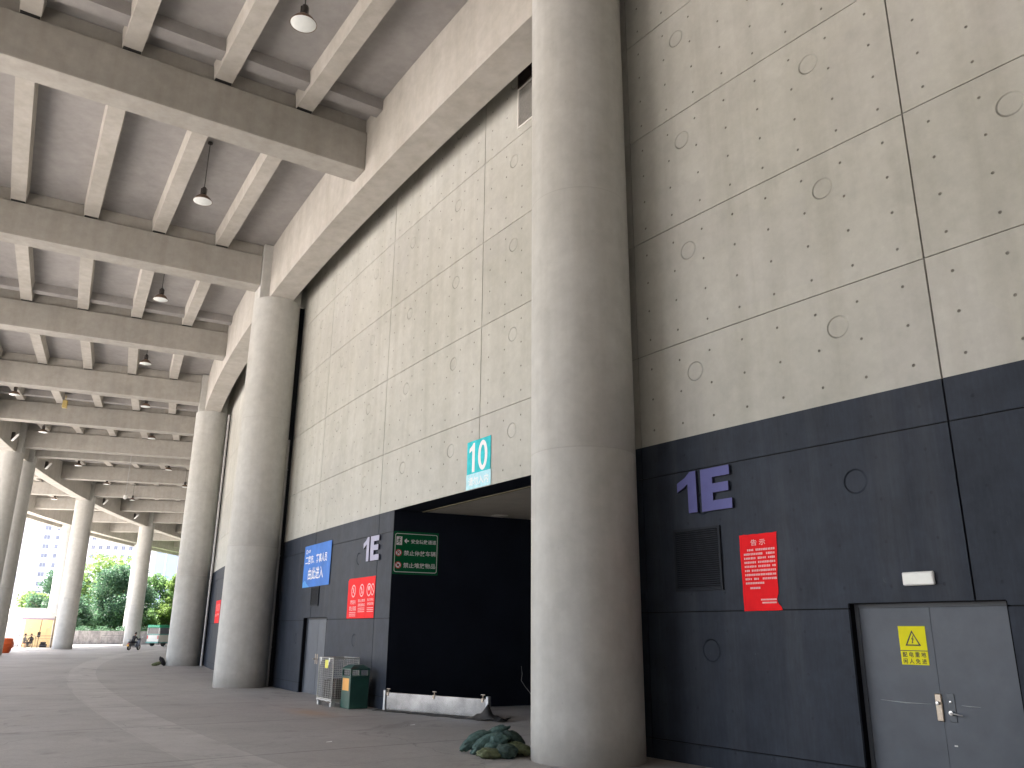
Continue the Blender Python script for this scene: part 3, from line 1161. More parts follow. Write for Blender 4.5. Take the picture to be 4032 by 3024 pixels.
# ------------------------------------------------------------------ ceiling bays: slab + joists
b = MB()
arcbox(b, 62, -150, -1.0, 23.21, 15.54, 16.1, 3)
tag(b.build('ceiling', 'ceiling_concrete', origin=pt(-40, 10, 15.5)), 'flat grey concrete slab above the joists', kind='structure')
JO = [3.2, 5.32, 7.46, 9.6, 11.75, 15.9, 18.0, 20.1]
for i in range(len(beam_s) - 1):
    sa, sb = beam_s[i][0], beam_s[i + 1][0]
    if abs(sa - sb) < 4.5:
        continue
    if sb > 26 or sa < -110:
        continue
    if sa > 5:
        if sb > 5:
            k_ = len([1 for q in beam_s if 5 < q[0] <= sb])
            lb = 'ribbed ceiling bay %s counted backwards over the viewer' % ordn[k_]
        else:
            lb = 'ribbed ceiling bay at the very top of the picture, with the nearest lamp'
    else:
        k_ = [q[0] for q in front].index(sa)
        lb = 'ribbed ceiling bay between the %s and the next radial beam' % ordn[k_]
    root = thing('ceiling_bay', lb, 'ceiling ribs', fr((sa + sb) / 2, 7, 15.54), 'ribbed ceiling bays between radial beams')
    im = root.matrix_world.inverted()
    for jo in JO:
        b = MB()
        m = fr((sa + sb) / 2, jo, 0)
        half = (abs(sa - sb) * (R0 + jo) / R0) / 2 - .36
        sag = 0
        # joist: narrower at the bottom
        y0, y1 = .215, .235
        vv = []
        for x in (-half, half):
            vv += [(x, -y0, 15.07), (x, y0, 15.07), (x, y1 + .03, 15.541), (x, -y1 - .03, 15.541)]
        b.add(vv, [(0, 1, 2, 3), (7, 6, 5, 4), (0, 4, 5, 1), (1, 5, 6, 2), (3, 2, 6, 7), (0, 3, 7, 4)], m)
        o = b.build('joist', 'beam_concrete', root)
        o.matrix_parent_inverse = im
        for e0 in (-half - .02, half - .10):
            b = MB()
            b.box(e0, e0 + .12, -.20, .20, 15.052, 15.068, m)
            o2 = b.build('bearing_pad', 'rubber', root)
            o2.matrix_parent_inverse = im
    # cross rib near each mid-span beam, on the viewer's side
    if not beam_s[i + 1][1]:
        b = MB()
        arcbox(b, sb + .98, sb + 1.38, 1.44, 13.33, 15.2, 15.541, 2)
        o = b.build('cross_rib', 'ceiling_concrete', root)
        o.matrix_parent_inverse = im

# ------------------------------------------------------------------ pendant lamps
lampP = thing('pendant_lamp', '', 'lamp', Matrix.Identity(4))
b = MB()
b.tube([(0, 0, .42), (0, 0, 1.93)], .012, 8)
b.build('rod', 'lamp_body_dark', lampP)
b = MB()
b.lathe([(.0, 1.95), (.07, 1.945), (.07, 1.90), (.0, 1.89)], 16)
b.build('ceiling_plate', 'lamp_body_dark', lampP)
b = MB()
b.lathe([(.0, .44), (.055, .44), (.06, .40), (.06, .27), (.075, .26), (.075, .19), (.05, .17), (.0, .17)], 18)
b.box(-.075, .075, -.045, .045, .23, .41)
b.build('ballast_housing', 'lamp_body_dark', lampP)
b = MB()
b.lathe([(.05, .19), (.085, .185), (.14, .16), (.20, .105), (.24, .045), (.262, .0), (.272, .0), (.272, -.006), (.258, -.006), (.236, .042), (.195, .10), (.135, .152), (.05, .178)], 32)
shd = b.build('lamp_shade', 'lamp_shade_brown', lampP)
b = MB()
b.lathe([(.259, -.003), (.22, -.018), (.15, -.03), (.07, -.036), (.001, -.037)], 32)
b.build('lamp_glass', 'lamp_glass', shd)
rowA = [(2.2, 5.1), (-6.65, 4.88), (-14.9, 4.82), (-23.3, 4.7), (-31.4, 4.47), (-39.6, 4.3), (-50.6, 3.9), (-58.4, 3.45)]
rowB = [(-31.7, 10.85), (-40.3, 10.65), (-51.0, 10.3), (-58.9, 9.8), (-67.3, 9.5)]
rowC = [(-68.5, 16.8)]
laA = ['nearest and biggest brown pendant lamp at the top edge of the picture', 'brown pendant lamp on a long rod, second from the viewer',
       'brown pendant lamp third from the viewer, left of the second column', 'pendant lamp fourth from the viewer, over the second close ceiling gap',
       'pendant lamp fifth from the viewer in the wall side row', 'pendant lamp sixth in the wall side row, below a wide dark beam',
       'pendant lamp seventh in the wall side row, near the third column', 'last wall side pendant lamp touching the third column edge']
laB = ['pendant lamp at the left edge of the picture', 'pendant lamp right above the left edge columns', 'bright round lamp right of the left edge column pair',
       'small lamp next to the hanging camera', 'small far lamp right of the hanging camera']
laC = ['small lamp hanging over the tent, beyond the outer beam']
first = True
for r_, l3 in ((rowA, laA), (rowB, laB), (rowC, laC)):
    for (s, o), lb in zip(r_, l3):
        if first:
            c = lampP
            first = False
        else:
            c = copy_tree(lampP)
        z = 13.2 if s > 0 else 13.59
        c.location = pt(s, o, z)
        if s > 0:
            c.scale = (1, 1, 1)
        tag(c, lb, 'lamp', 'pendant lamps under the ceiling')
lampP.scale = (1, 1, 1)
# the nearest lamp hangs lower: lengthen nothing, set it at the slab
lampP.location = pt(1.72, 4.93, 13.59)


# ------------------------------------------------------------------ downpipes
def pipe(s, off, z0, z1, lb):
    b = MB()
    p = pt(s, off, 0)
    b.tube([p + Vector((0, 0, z0)), p + Vector((0, 0, z1))], .055, 14)
    for z in (1.2, 4.2, 7.2, 10.2, 13.0):
        if z < z1:
            b.tube([p + Vector((0, 0, z)), p + Vector((0, 0, z + .06))], .066, 14)
    tag(b.build('downpipe', 'pipe_grey', origin=p), lb, 'pipe')


pipe(-12.62, .16, .0, 8.3, 'grey downpipe behind the second round column')
pipe(-29.75, .16, .0, 13.2, 'grey downpipe behind the third round column')


# ------------------------------------------------------------------ signs
def mount(s, z=0.0, off=0.0):
    return fr(s, off, z)


def raised(name, label, s, polys, mat, grp=None, dep=.035):
    m = mount(s)
    base = m.copy()
    root = thing(name, label, 'sign', base, grp)
    im = root.matrix_world.inverted()
    for nm, poly in polys:
        b = MB()
        b.cur = 0
        pl = [(x - s, z) for x, z in poly]
        n_ = len(pl)
        b.add([(x, -.012 - dep, z) for x, z in pl], [tuple(range(n_))], None)
        b.cur = 1
        b.add([(x, y, z) for y in (-.012 - dep, -.012) for x, z in pl], [(i, i + n_, (i + 1) % n_ + n_, (i + 1) % n_) for i in range(n_)])
        b.add([(x, -.012, z) for x, z in pl], [tuple(range(n_))[::-1]])
        o = b.build(nm, [mat, 'letter_side'], root)
    return root


one = [(6.66, 3.98), (6.66, 3.84), (6.79, 3.90), (6.87, 3.95), (6.87, 3.505), (7.04, 3.505), (7.04, 4.13), (6.92, 4.13), (6.82, 4.05)]
ee = [(7.13, 4.13), (7.67, 4.13), (7.67, 3.99), (7.35, 3.99), (7.35, 3.895), (7.64, 3.895), (7.64, 3.76), (7.35, 3.76), (7.35, 3.645), (7.69, 3.645), (7.69, 3.50), (7.13, 3.50)]
raised('gate_letters', 'raised violet 1E beside the foreground column, above the dark louvre', 7.15, [('numeral', one), ('letter', ee)], 'letter_violet', 'raised gate letters')
dx = -4.40 - 7.13 + .02
shift = lambda pl: [(x + dx + .0, z + .01) for x, z in pl]
raised('gate_letters', 'raised pale 1E above the red smoking notice', -4.38, [('numeral', shift(one)), ('letter', shift(ee))], 'letter_white', 'raised gate letters')


def panel(name, label, s, poly, mat, thick=.004, cat='sign', grp=None, off=.006):
    root = thing(name, label, cat, mount(s), grp)
    b = MB()
    b.prism([(x - s, z) for x, z in poly], -off - thick, -off)
    b.build('sign_board', mat, root)
    return root


# red torn notice
s = 8.05
rag = lambda a_, b_, n_, j: [(a_[0] + (b_[0] - a_[0]) * i / n_ + random.uniform(-j, j), a_[1] + (b_[1] - a_[1]) * i / n_ + random.uniform(-j, j)) for i in range(n_)]
poly = rag((7.74, 3.10), (7.74, 2.07), 16, .004) + rag((7.74, 2.07), (8.36, 2.07), 8, .002) + \
    [(8.36, 2.075), (8.345, 2.12), (8.31, 2.15), (8.29, 2.18), (8.285, 2.22), (8.30, 2.26)] + rag((8.31, 2.29), (8.36, 3.095), 12, .005) + rag((8.36, 3.10), (7.74, 3.10), 8, .005)
no = panel('red_notice', 'torn red paper notice with white writing, right of the dark louvre', s, poly, 'sign_red', .002)
b = MB()
text_mesh('告 示', .24, .085, 8.05 - s, 2.985, -.010, b)
random.seed(3)
gaps = [(.12, [.33]), (0, [.66]), (.0, [.42, .72]), (0, [.40]), (0, [.38, .85]), (0, [.16]), (0, []), (0, [.25, .48])]
y = 2.885
for g0, gp in gaps:
    x = 7.80 + g0 * .5
    while x < 8.30:
        fr_ = (x - 7.80) / .5
        wd = random.uniform(.018, .026)
        if not any(abs(fr_ - q) < .035 for q in gp):
            hh = random.uniform(.024, .030)
            flat(b, [(x - s, y - hh / 2), (x - s + wd, y - hh / 2), (x - s + wd, y + hh / 2), (x - s, y + hh / 2)], -.0105)
        x += .0285
    y -= .056
for x0, x1 in ((7.80, 8.08), (7.87, 8.03)):
    x = x0
    while x < x1:
        flat(b, [(x - s, y - .013), (x - s + .023, y - .013), (x - s + .023, y + .013), (x - s, y + .013)], -.0105)
        x += .028
    y -= .065
for yy, x0 in ((2.215, 8.03), (2.175, 8.05)):
    x = x0
    while x < 8.27:
        flat(b, [(x - s, yy - .010), (x - s + .020, yy - .010), (x - s + .020, yy + .010), (x - s, yy + .010)], -.0105)
        x += .023
b.build('white_print', 'sign_red_print', no)

# yellow electrical warning on the door
s = 9.99
yr = thing('warning_sign', 'yellow high voltage warning sign on the left leaf of the grey double door', 'sign', mount(10.22) @ Matrix.Translation((0, .085, 0)))
b = MB()
xo = 9.99 - 10.22
b.prism([(xo - .16, 1.60), (xo + .16, 1.60), (xo + .16, 1.87), (xo - .16, 1.87)], .0505, .0545)
b.build('warning_board', 'sign_yellow', yr)
b = MB()
b.prism([(xo - .16, 1.44), (xo + .16, 1.44), (xo + .16, 1.592), (xo - .16, 1.592)], .0505, .0545)
b.build('text_board', 'sign_yellow', yr)
b = MB()
tri = [(xo, 1.825), (xo + .093, 1.65), (xo - .093, 1.65)]
tri2 = [(xo, 1.795), (xo + .067, 1.665), (xo - .067, 1.665)]
for i in range(3):
    j = (i + 1) % 3
    flat(b, [tri[i], tri[j], tri2[j], tri2[i]], .0495)
flat(b, [(xo + .008, 1.765), (xo - .016, 1.722), (xo - .002, 1.722), (xo - .012, 1.688), (xo - .018, 1.69), (xo - .002, 1.672), (xo + .006, 1.692), (xo, 1.69), (xo + .016, 1.733), (xo + .002, 1.733), (xo + .018, 1.765)], .0495)
text_mesh('配 电 重 地', .275, .058, xo, 1.553, .0500, b)
text_mesh('闲 人 免 进', .275, .058, xo, 1.480, .0500, b)
for z in (1.594,):
    flat(b, [(xo - .16, z - .003), (xo + .16, z - .003), (xo + .16, z + .003), (xo - .16, z + .003)], .0500)
b.build('black_print', 'sign_black', yr)

# emergency lamp above the door
el = thing('emergency_lamp', 'small white emergency light box above the grey double door', 'lamp', mount(10.235, 2.32))
b = MB()
b.bbox(-.185, .185, -.045, -.003, 0, .155, .012)
b.build('lamp_casing', 'white_plastic', el)
b = MB()
b.bbox(-.165, .165, -.048, -.044, .02, .135, .001)
b.build('lamp_lens', 'lamp_glass', el)

# blue banner
s = -8.63
bl = panel('blue_banner', 'blue banner with white writing above the grey door', s, [(-9.89, 3.04), (-7.39, 3.05), (-7.36, 4.31), (-9.88, 4.31)], 'sign_blue', .004, off=.02)
b = MB()
text_mesh('二宫市、赛事人员', 2.05, .27, -8.72 - s, 3.87, -.0245, b)
text_mesh('由此进入', 1.42, .36, -8.68 - s, 3.44, -.0245, b)
ringmesh(b, -9.66 - s, 4.13, .045, .07, -.0262)
text_mesh('会展', .26, .10, -9.42 - s, 4.13, -.0245, b)
b.build('white_print', 'sign_white', bl)
b = MB()
flat(b, [(-9.886 - s, 3.045), (-9.2 - s, 3.045), (-9.5 - s, 3.16), (-9.65 - s, 3.26), (-9.87 - s, 3.2)], -.0245)
b.build('pale_graphic', 'sign_blue_light', bl)

# red no-smoking notice
s = -4.93
rd = panel('red_safety_notice', 'red notice with three white pictograms behind the green bin', s, [(-5.84, 2.085), (-4.02, 2.085), (-4.01, 3.12), (-5.76, 3.12), (-5.85, 3.06)], 'sign_red', .003)
b = MB()
for cx in (-5.45, -4.88, -4.40):
    ringmesh(b, cx - s, 2.79, .13, .165, -.0095, sx=.9)
ringmesh(b, -4.17 - s, 2.79, .12, .15, -.0095, sx=.75)
for cx in (-5.45, -4.88, -4.17):
    stroke(b, [(cx - .09 - s, 2.88), (cx + .09 - s, 2.70)], .025, -.0098)
stroke(b, [(-5.50 - s, 2.74), (-5.42 - s, 2.80), (-5.46 - s, 2.88)], .03, -.0101)
stroke(b, [(-4.90 - s, 2.70), (-4.86 - s, 2.80), (-4.92 - s, 2.88)], .03, -.0101)
disc(b, -4.40 - s, 2.83, .06, -.0098)
text_mesh('展馆内', .36, .12, -5.45 - s, 2.50, -.0090, b)
text_mesh('禁止吸烟', .46, .12, -5.45 - s, 2.34, -.0090, b)
text_mesh('禁止携带', .46, .08, -4.86 - s, 2.53, -.0090, b)
text_mesh('易燃易爆物品', .46, .08, -4.86 - s, 2.42, -.0090, b)
text_mesh('禁止使用明火', .40, .07, -4.27 - s, 2.54, -.0090, b)
text_mesh('保持通道畅通', .40, .07, -4.27 - s, 2.44, -.0090, b)
for cx, w_ in ((-5.45, .44), (-4.86, .44), (-4.27, .40)):
    for q in range(3):
        zz = 2.24 - q * .045 + (.1 if cx > -5 else 0)
        x = cx - w_ / 2
        while x < cx + w_ / 2 - .02:
            flat(b, [(x - s, zz - .01), (x - s + .035, zz - .01), (x - s + .035, zz + .01), (x - s, zz + .01)], -.0095)
            x += .045
b.build('white_print', 'sign_red_print', rd)

# the same red notice further along the wall
s = -25.95
rd2 = panel('red_safety_notice', 'small red notice far off between the second and third round columns', s, [(-26.9, 2.085), (-25.0, 2.085), (-25.0, 3.13), (-26.9, 3.13)], 'sign_red', .003)
b = MB()
for cx in (-26.5, -25.95, -25.4):
    ringmesh(b, cx - s, 2.80, .13, .165, -.0105, sx=.9)
    stroke(b, [(cx - .09 - s, 2.89), (cx + .09 - s, 2.71)], .025, -.0108)
text_mesh('禁止吸烟', .50, .12, -26.5 - s, 2.45, -.0085, b)
text_mesh('禁止携带', .46, .10, -25.9 - s, 2.48, -.0085, b)
text_mesh('禁止明火', .40, .09, -25.35 - s, 2.48, -.0085, b)
b.build('white_print', 'sign_red_print', rd2)

# cyan gate number
s = .95
tn = thing('gate_number', 'cyan gate sign with a big white 10 over the dark opening', 'sign', mount(s))
b = MB()
b.prism([(.48 - s, 5.03), (1.42 - s, 5.03), (1.42 - s, 5.75), (.48 - s, 5.75)], -.016, -.006)
b.build('number_board', 'sign_cyan', tn)
b = MB()
b.prism([(.46 - s, 4.70), (1.44 - s, 4.70), (1.44 - s, 5.029), (.46 - s, 5.029)], -.016, -.006)
b.build('text_board', 'sign_cyan_pale', tn)
b = MB()
y = -.0175
flat(b, [(x - s, z) for x, z in [(.585, 5.60), (.565, 5.50), (.69, 5.545), (.69, 5.06), (.795, 5.06), (.795, 5.70), (.73, 5.70), (.68, 5.645)]], y)
seg = 26
vv, ff = [], []
for i in range(seg):
    a_ = 2 * PI * i / seg
    ca, sa_ = math.cos(a_), math.sin(a_)
    vv.append((1.115 - s + .185 * ca, y, 5.38 + .325 * sa_))
    vv.append((1.115 - s + .085 * ca, y, 5.38 + .225 * sa_))
for i in range(seg):
    k_ = (i + 1) % seg
    ff.append((2 * i, 2 * k_, 2 * k_ + 1, 2 * i + 1))
b.add(vv, ff)
text_mesh('请勿入内', .80, .19, .95 - s, 4.86, -.016, b)
b.build('white_print', 'sign_white', tn)

# green evacuation sign on the tunnel side wall
mg = Matrix((DIR, NRM, Vector((0, 0, 1)))).transposed().to_4x4()
mg.translation = J + Vector((0, 0, 0))
gs = thing('evacuation_sign', 'green evacuation sign with three white lines inside the dark opening', 'sign', mg)
b = MB()
b.prism([(.02, 3.12), (1.20, 3.12), (1.20, 4.17), (.02, 4.17)], -.012, -.004)
b.build('sign_board', 'sign_green', gs)
b = MB()
y = -.0135
x0, x1, z0, z1, r_ = .05, 1.17, 3.17, 4.12, .05


def rrect(x0, x1, z0, z1, r_, n_=5):
    out = []
    for cx, cz, a0 in ((x1 - r_, z1 - r_, 0), (x0 + r_, z1 - r_, 90), (x0 + r_, z0 + r_, 180), (x1 - r_, z0 + r_, 270)):
        for i in range(n_ + 1):
            a_ = math.radians(a0 + 90 * i / n_)
            out.append((cx + r_ * math.cos(a_), cz + r_ * math.sin(a_)))
    return out


ra, rb = rrect(x0, x1, z0, z1, r_), rrect(x0 + .015, x1 - .015, z0 + .015, z1 - .015, r_ - .012)
b.add([(x, y, z) for x, z in ra + rb], [(i, (i + 1) % 24, (i + 1) % 24 + 24, i + 24) for i in range(24)])
flat(b, [(.085, 3.83), (.235, 3.83), (.235, 4.04), (.085, 4.04)], y)
stroke(b, [(.30, 3.935), (.41, 3.935)], .03, y)
stroke(b, [(.355, 3.985), (.30, 3.935), (.355, 3.885)], .028, y - .0004)
text_mesh('安全疏散通道', .66, .105, .80, 3.93, -.012, b)
text_mesh('禁止停放车辆', .84, .125, .71, 3.64, -.012, b)
text_mesh('禁止堆放物品', .84, .125, .71, 3.34, -.012, b)
disc(b, .155, 3.64, .085, y)
disc(b, .155, 3.34, .085, y)
b.build('white_print', 'sign_white', gs)
b = MB()
for cz in (3.64, 3.34):
    ringmesh(b, .155, cz, .068, .087, y - .001)
    stroke(b, [(.105, cz + .05), (.205, cz - .05)], .016, y - .0018)
b.build('prohibition_ring', 'sign_crimson', gs)
b = MB()
text_mesh('P', .06, .10, .155, 3.64, y + .0005, b)
flat(b, [(.125, 3.315), (.185, 3.315), (.185, 3.365), (.125, 3.365)], y - .0006)
# running figure
disc(b, .175, 4.008, .014, y - .001)
stroke(b, [(.165, 3.985), (.15, 3.93)], .026, y - .001)
stroke(b, [(.15, 3.93), (.185, 3.90), (.17, 3.86)], .015, y - .0012)
stroke(b, [(.15, 3.93), (.125, 3.89), (.10, 3.88)], .015, y - .0014)
stroke(b, [(.165, 3.975), (.20, 3.95)], .012, y - .0016)
stroke(b, [(.16, 3.975), (.12, 3.96), (.115, 3.93)], .012, y - .0018)
b.build('pictogram', 'sign_green', gs)

# ------------------------------------------------------------------ flood barrier and mat
A, B = pt(-3.02, .05, 0), Vector((-.43, 18.66, 0))
dv = (B - A).normalized()
L = (B - A).length
mm = Matrix((dv, Vector((-dv.y, dv.x, 0)), Vector((0, 0, 1)))).transposed().to_4x4()
mm.translation = A
fb = thing('flood_barrier', 'low stainless steel flood gate across the dark opening', 'barrier', mm)
b = MB()
b.bbox(.05, L - .04, -.02, .02, .02, .40, .006)
b.build('barrier_panel', 'brushed_steel', fb)
for x in (0.0, L - .05):
    b = MB()
    b.bbox(x, x + .07, -.05, .05, 0, .45, .006)
    b.build('post', 'galvanised', fb)
for x in (.12, L * .5, L - .16):
    b = MB()
    b.tube([(x, 0, .38), (x, 0, .47)], .012, 8)
    b.tube([(x - .055, 0, .475), (x + .055, 0, .475)], .012, 8)
    b.bbox(x - .03, x + .03, -.035, .035, .33, .41, .004)
    b.build('clamp', 'brass_steel', fb)

b = MB()
bm = bmesh.new()
nx, ny = 40, 8
gr = []
for i in range(nx + 1):
    t_ = i / nx
    row = []
    for j in range(ny + 1):
        q = j / ny
        x = -.15 + (L + .75) * t_
        y = -.02 - (.22 + .16 * t_) * q
        z = .012 + .018 * (noise.noise(Vector((x * 3, y * 5, 1))) + .4)
        # bunched heap near the right end
        z += .20 * math.exp(-((x - (L + .05)) / .22) ** 2) * math.sin(min(1, q * 1.2) * PI) * (1 + .4 * math.sin(x * 22))
        if x > L + .1:
            z += .05 * abs(math.sin(x * 9 + y * 12))
        row.append(bm.verts.new((x, y, max(z, .006))))
    gr.append(row)
for i in range(nx):
    for j in range(ny):
        f_ = bm.faces.new((gr[i][j], gr[i][j + 1], gr[i + 1][j + 1], gr[i + 1][j]))
        f_.smooth = True
bmesh.ops.recalc_face_normals(bm, faces=bm.faces[:])
me = bpy.data.meshes.new('rubber_mat')
bm.to_mesh(me)
bm.free()
me.materials.append(MAT['mat_black'])
ob = bpy.data.objects.new('rubber_mat', me)
COL.objects.link(ob)
ob.matrix_world = mm
md = ob.modifiers.new('solid', 'SOLIDIFY')
md.thickness = .012
tag(ob, 'crumpled dark rubber mat along the foot of the steel flood gate', 'mat')
b = MB()
b.add([(L + .05, -.28, .008), (L + .42, -.22, .004), (L + .22, -.02, .05), (L + .12, -.12, .12)], [(0, 1, 3), (1, 2, 3), (0, 3, 2), (0, 2, 1)])
o = b.build('plastic_sheet', 'plastic_sheet')
o.matrix_world = mm
tag(o, 'crumpled grey plastic sheet at the right end of the flood gate', 'plastic sheet')
mmi = mg.copy()
mmi.translation = J + DIR * 3.55
b = MB()
b.tube([(0, -.02, .95), (.02, -.03, .75), (0, -.02, .6), (.1, -.05, .45), (.22, -.1, .3), (.3, -.2, .02)], .005, 6)
o = b.build('hanging_cable', 'pipe_grey')
o.matrix_world = mmi
tag(o, 'thin grey cable hanging on the dark tunnel wall', 'cable')


# ------------------------------------------------------------------ litter bin
mbn = fr(-3.62, 0, 0)
x_, y_ = Vector((mbn[0][0], mbn[1][0], 0)), Vector((mbn[0][1], mbn[1][1], 0))
mbn.translation = Vector((-3.781, 20.678, 0)) - x_ * .29 + y_ * .25
# near outer corner of the bin is its +X, -Y corner
bn = thing('litter_bin', 'dark green hooded litter bin with an orange label', 'bin', mbn)
b = MB()
b.bbox(-.28, .28, -.24, .24, .0, .70, .012)
b.bbox(-.285, .285, -.245, .245, .70, .735, .006)
b.build('bin_body', 'bin_green', bn)
b = MB()
for x, y in ((-.26, -.22), (.26, -.22), (-.26, .22), (.26, .22)):
    b.box(x - .02, x + .02, y - .02, y + .02, .735, .87)
for x in (0,):
    b.box(.245, .275, -.015, .015, .735, .87)
    b.box(-.275, -.245, -.015, .015, .735, .87)
b.build('corner_posts', 'bin_green', bn)
b = MB()
b.add([(-.29, -.25, .87), (.29, -.25, .87), (.29, .25, .87), (-.29, .25, .87), (-.29, -.25, .90), (.29, -.25, .90), (.29, .25, .90), (-.29, .25, .90),
       (-.17, -.12, .985), (.17, -.12, .985), (.17, .12, .985), (-.17, .12, .985)],
      [(3, 2, 1, 0), (0, 1, 5, 4), (1, 2, 6, 5), (2, 3, 7, 6), (3, 0, 4, 7), (4, 5, 9, 8), (5, 6, 10, 9), (6, 7, 11, 10), (7, 4, 8, 11), (8, 9, 10, 11)])
b.build('bin_hood', 'bin_green', bn)
b = MB()
b.bbox(-.19, .20, -.245, -.2405, .40, .68, .001)
b.build('bin_label', 'paper_orange', bn)

# ------------------------------------------------------------------ mesh cage trolley
mc = fr(-4.4, 0, 0)
x_, y_ = Vector((mc[0][0], mc[1][0], 0)), Vector((mc[0][1], mc[1][1], 0))
CL, CWd = 1.0, .66
mc.translation = Vector((-4.303, 21.175, 0)) - x_ * (CL / 2) + y_ * (CWd / 2)
cg = thing('cage_trolley', 'grey wire mesh storage cage with a yellow tag beside the green bin', 'cage', mc)
hx, hy = CL / 2, CWd / 2
b = MB()
for x in (-hx, hx):
    for y in (-hy, hy):
        b.tube([(x, y, .16), (x, y, 1.12)], .013, 6)
for z in (.17, 1.12):
    b.tube([(-hx, -hy, z), (hx, -hy, z)], .012, 6)
    b.tube([(-hx, hy, z), (hx, hy, z)], .012, 6)
    b.tube([(-hx, -hy, z), (-hx, hy, z)], .012, 6)
    b.tube([(hx, -hy, z), (hx, hy, z)], .012, 6)
b.build('cage_frame', 'cage_wire', cg)
b = MB()
wr = .0028
nz = 19
for i in range(1, nz):
    z = .17 + .95 * i / nz
    for y in (-hy, hy):
        b.tube([(-hx, y, z), (hx, y, z)], wr, 4)
    for x in (-hx, hx):
        b.tube([(x, -hy, z), (x, hy, z)], wr, 4)
for i in range(1, 20):
    x = -hx + CL * i / 20
    for y in (-hy, hy):
        b.tube([(x, y, .17), (x, y, 1.12)], wr, 4)
for i in range(1, 13):
    y = -hy + CWd * i / 13
    for x in (-hx, hx):
        b.tube([(x, y, .17), (x, y, 1.12)], wr, 4)
b.build('wire_mesh', 'cage_wire', cg)
b = MB()
b.bbox(-hx - .02, hx + .02, -hy - .02, hy + .02, .125, .155, .004)
for x in (-hx, -hx + .33, hx - .33, hx):
    b.box(x - .02, x + .02, -hy, hy, .10, .125)
b.build('base_tray', 'galvanised', cg)
for x in (-hx + .06, hx - .06):
    for y in (-hy + .05, hy - .05):
        b = MB()
        b.bbox(x - .05, x + .05, y - .05, y + .05, 0, .10, .006)
        b.build('foot', 'galvanised', cg)
b = MB()
b.bbox(-.06, .16, -hy - .012, -hy - .006, .88, 1.07, .001)
b.build('yellow_tag', 'paper_yellow', cg)
for x in (-.36, .23):
    b = MB()
    b.bbox(x - .04, x + .05, -hy - .02, -hy - .005, 1.03, 1.13, .004)
    b.bbox(x - .02, x + .01, -hy - .03, -hy - .02, .95, 1.06, .003)
    b.build('latch', 'white_plastic', cg)
plain('cardboard_dark', (.10, .09, .085), .9, var=.3, scale=8)
b = MB()
for i in range(6):
    x = -.40 + i * .155
    b.bbox(x, x + .07, -.22, .26, .16, .58 + .03 * (i % 2), .004)
o = b.build('folded_crates', 'cardboard_dark')
o.matrix_world = mc
tag(o, 'dark folded crates standing inside the wire mesh cage', 'crates')


# ------------------------------------------------------------------ sandbags
def sandbag(label, pos, size, rot, mat, seed, bend=0.0, neck=.0):
    bm = bmesh.new()
    bmesh.ops.create_icosphere(bm, subdivisions=4, radius=1)
    for q in bm.verts:
        c = q.co.copy()
        # squarish pillow
        x = math.copysign(abs(c.x) ** .75, c.x)
        t_ = abs(x)
        yy = math.copysign(abs(c.y) ** .8, c.y) * (1 - .25 * t_ ** 3)
        zz = math.copysign(abs(c.z) ** .85, c.z) * (1 - .45 * t_ ** 3)
        if neck and c.x > .72:
            kq = (c.x - .72) / .28
            yy *= 1 - .75 * kq
            zz *= 1 - .5 * kq
            x += neck * kq
        nz_ = noise.noise(Vector((c.x * 2.1 + seed, c.y * 2.1, c.z * 2.1))) * .16 + noise.noise(Vector((c.x * 5 + seed, c.y * 5, c.z * 5))) * .08
        sc_ = 1 + nz_
        p = Vector((x * size[0] / 2, yy * size[1] / 2, zz * size[2] / 2)) * sc_
        p.z += bend * (1 - (x) ** 2) * size[0] * .5
        crease = abs(math.sin(c.x * 9 + seed + c.y * 2)) ** 4 * .014
        p.z -= crease
        q.co = p
    for f_ in bm.faces:
        f_.smooth = True
    me = bpy.data.meshes.new('sandbag')
    bm.to_mesh(me)
    bm.free()
    me.materials.append(MAT[mat])
    o = bpy.data.objects.new('sandbag', me)
    COL.objects.link(o)
    if pos[1] < 20:
        pos = (.02 + (pos[0] - .02) * .86, pos[1], pos[2] * .80)
        o.scale = (.88, .92, .84)
    o.location = pos
    o.rotation_euler = rot
    tag(o, label, 'sandbag', 'green sandbags piled by the foreground column')
    return o


R = math.radians
sandbag('long teal sandbag, leftmost of the pile', (-.56, 13.55, .20), (.66, .26, .22), (0, R(-24), R(12)), 'bag_teal', 1.0, .16)
sandbag('long teal sandbag leaning second from the left', (-.36, 13.40, .19), (.66, .26, .21), (0, R(-26), R(8)), 'bag_teal', 2.3, .14)
sandbag('tied teal sandbag at the top of the pile', (-.22, 13.62, .36), (.42, .26, .17), (R(6), R(-22), R(15)), 'bag_teal', 3.1, .05, .25)
sandbag('round teal sandbag in the middle of the pile', (-.17, 13.33, .285), (.36, .27, .19), (R(8), R(-4), R(-15)), 'bag_teal', 4.4, .02)
sandbag('small teal sandbag under the round middle one', (-.22, 13.22, .15), (.40, .26, .18), (0, R(4), R(10)), 'bag_teal', 5.2)
sandbag('olive sandbag lying flat at the front of the pile', (-.32, 13.02, .085), (.46, .30, .17), (0, R(2), R(10)), 'bag_olive', 6.6, 0, .15)
sandbag('dark green sandbag at the front right of the pile', (-.03, 13.02, .12), (.34, .32, .25), (0, R(12), R(60)), 'bag_dark', 7.7)
sandbag('dark olive sandbag at the upper right of the pile', (.08, 13.50, .26), (.46, .30, .22), (0, R(28), R(-10)), 'bag_dark', 8.8, .05)
sandbag('olive sandbag sloping down towards the column', (.20, 13.28, .12), (.52, .26, .18), (0, R(14), R(-12)), 'bag_olive', 9.1, .05)
o = sandbag('hidden dark sandbag under the back of the pile', (-.12, 13.68, .13), (.6, .34, .24), (0, 0, R(10)), 'bag_dark', 11.0)


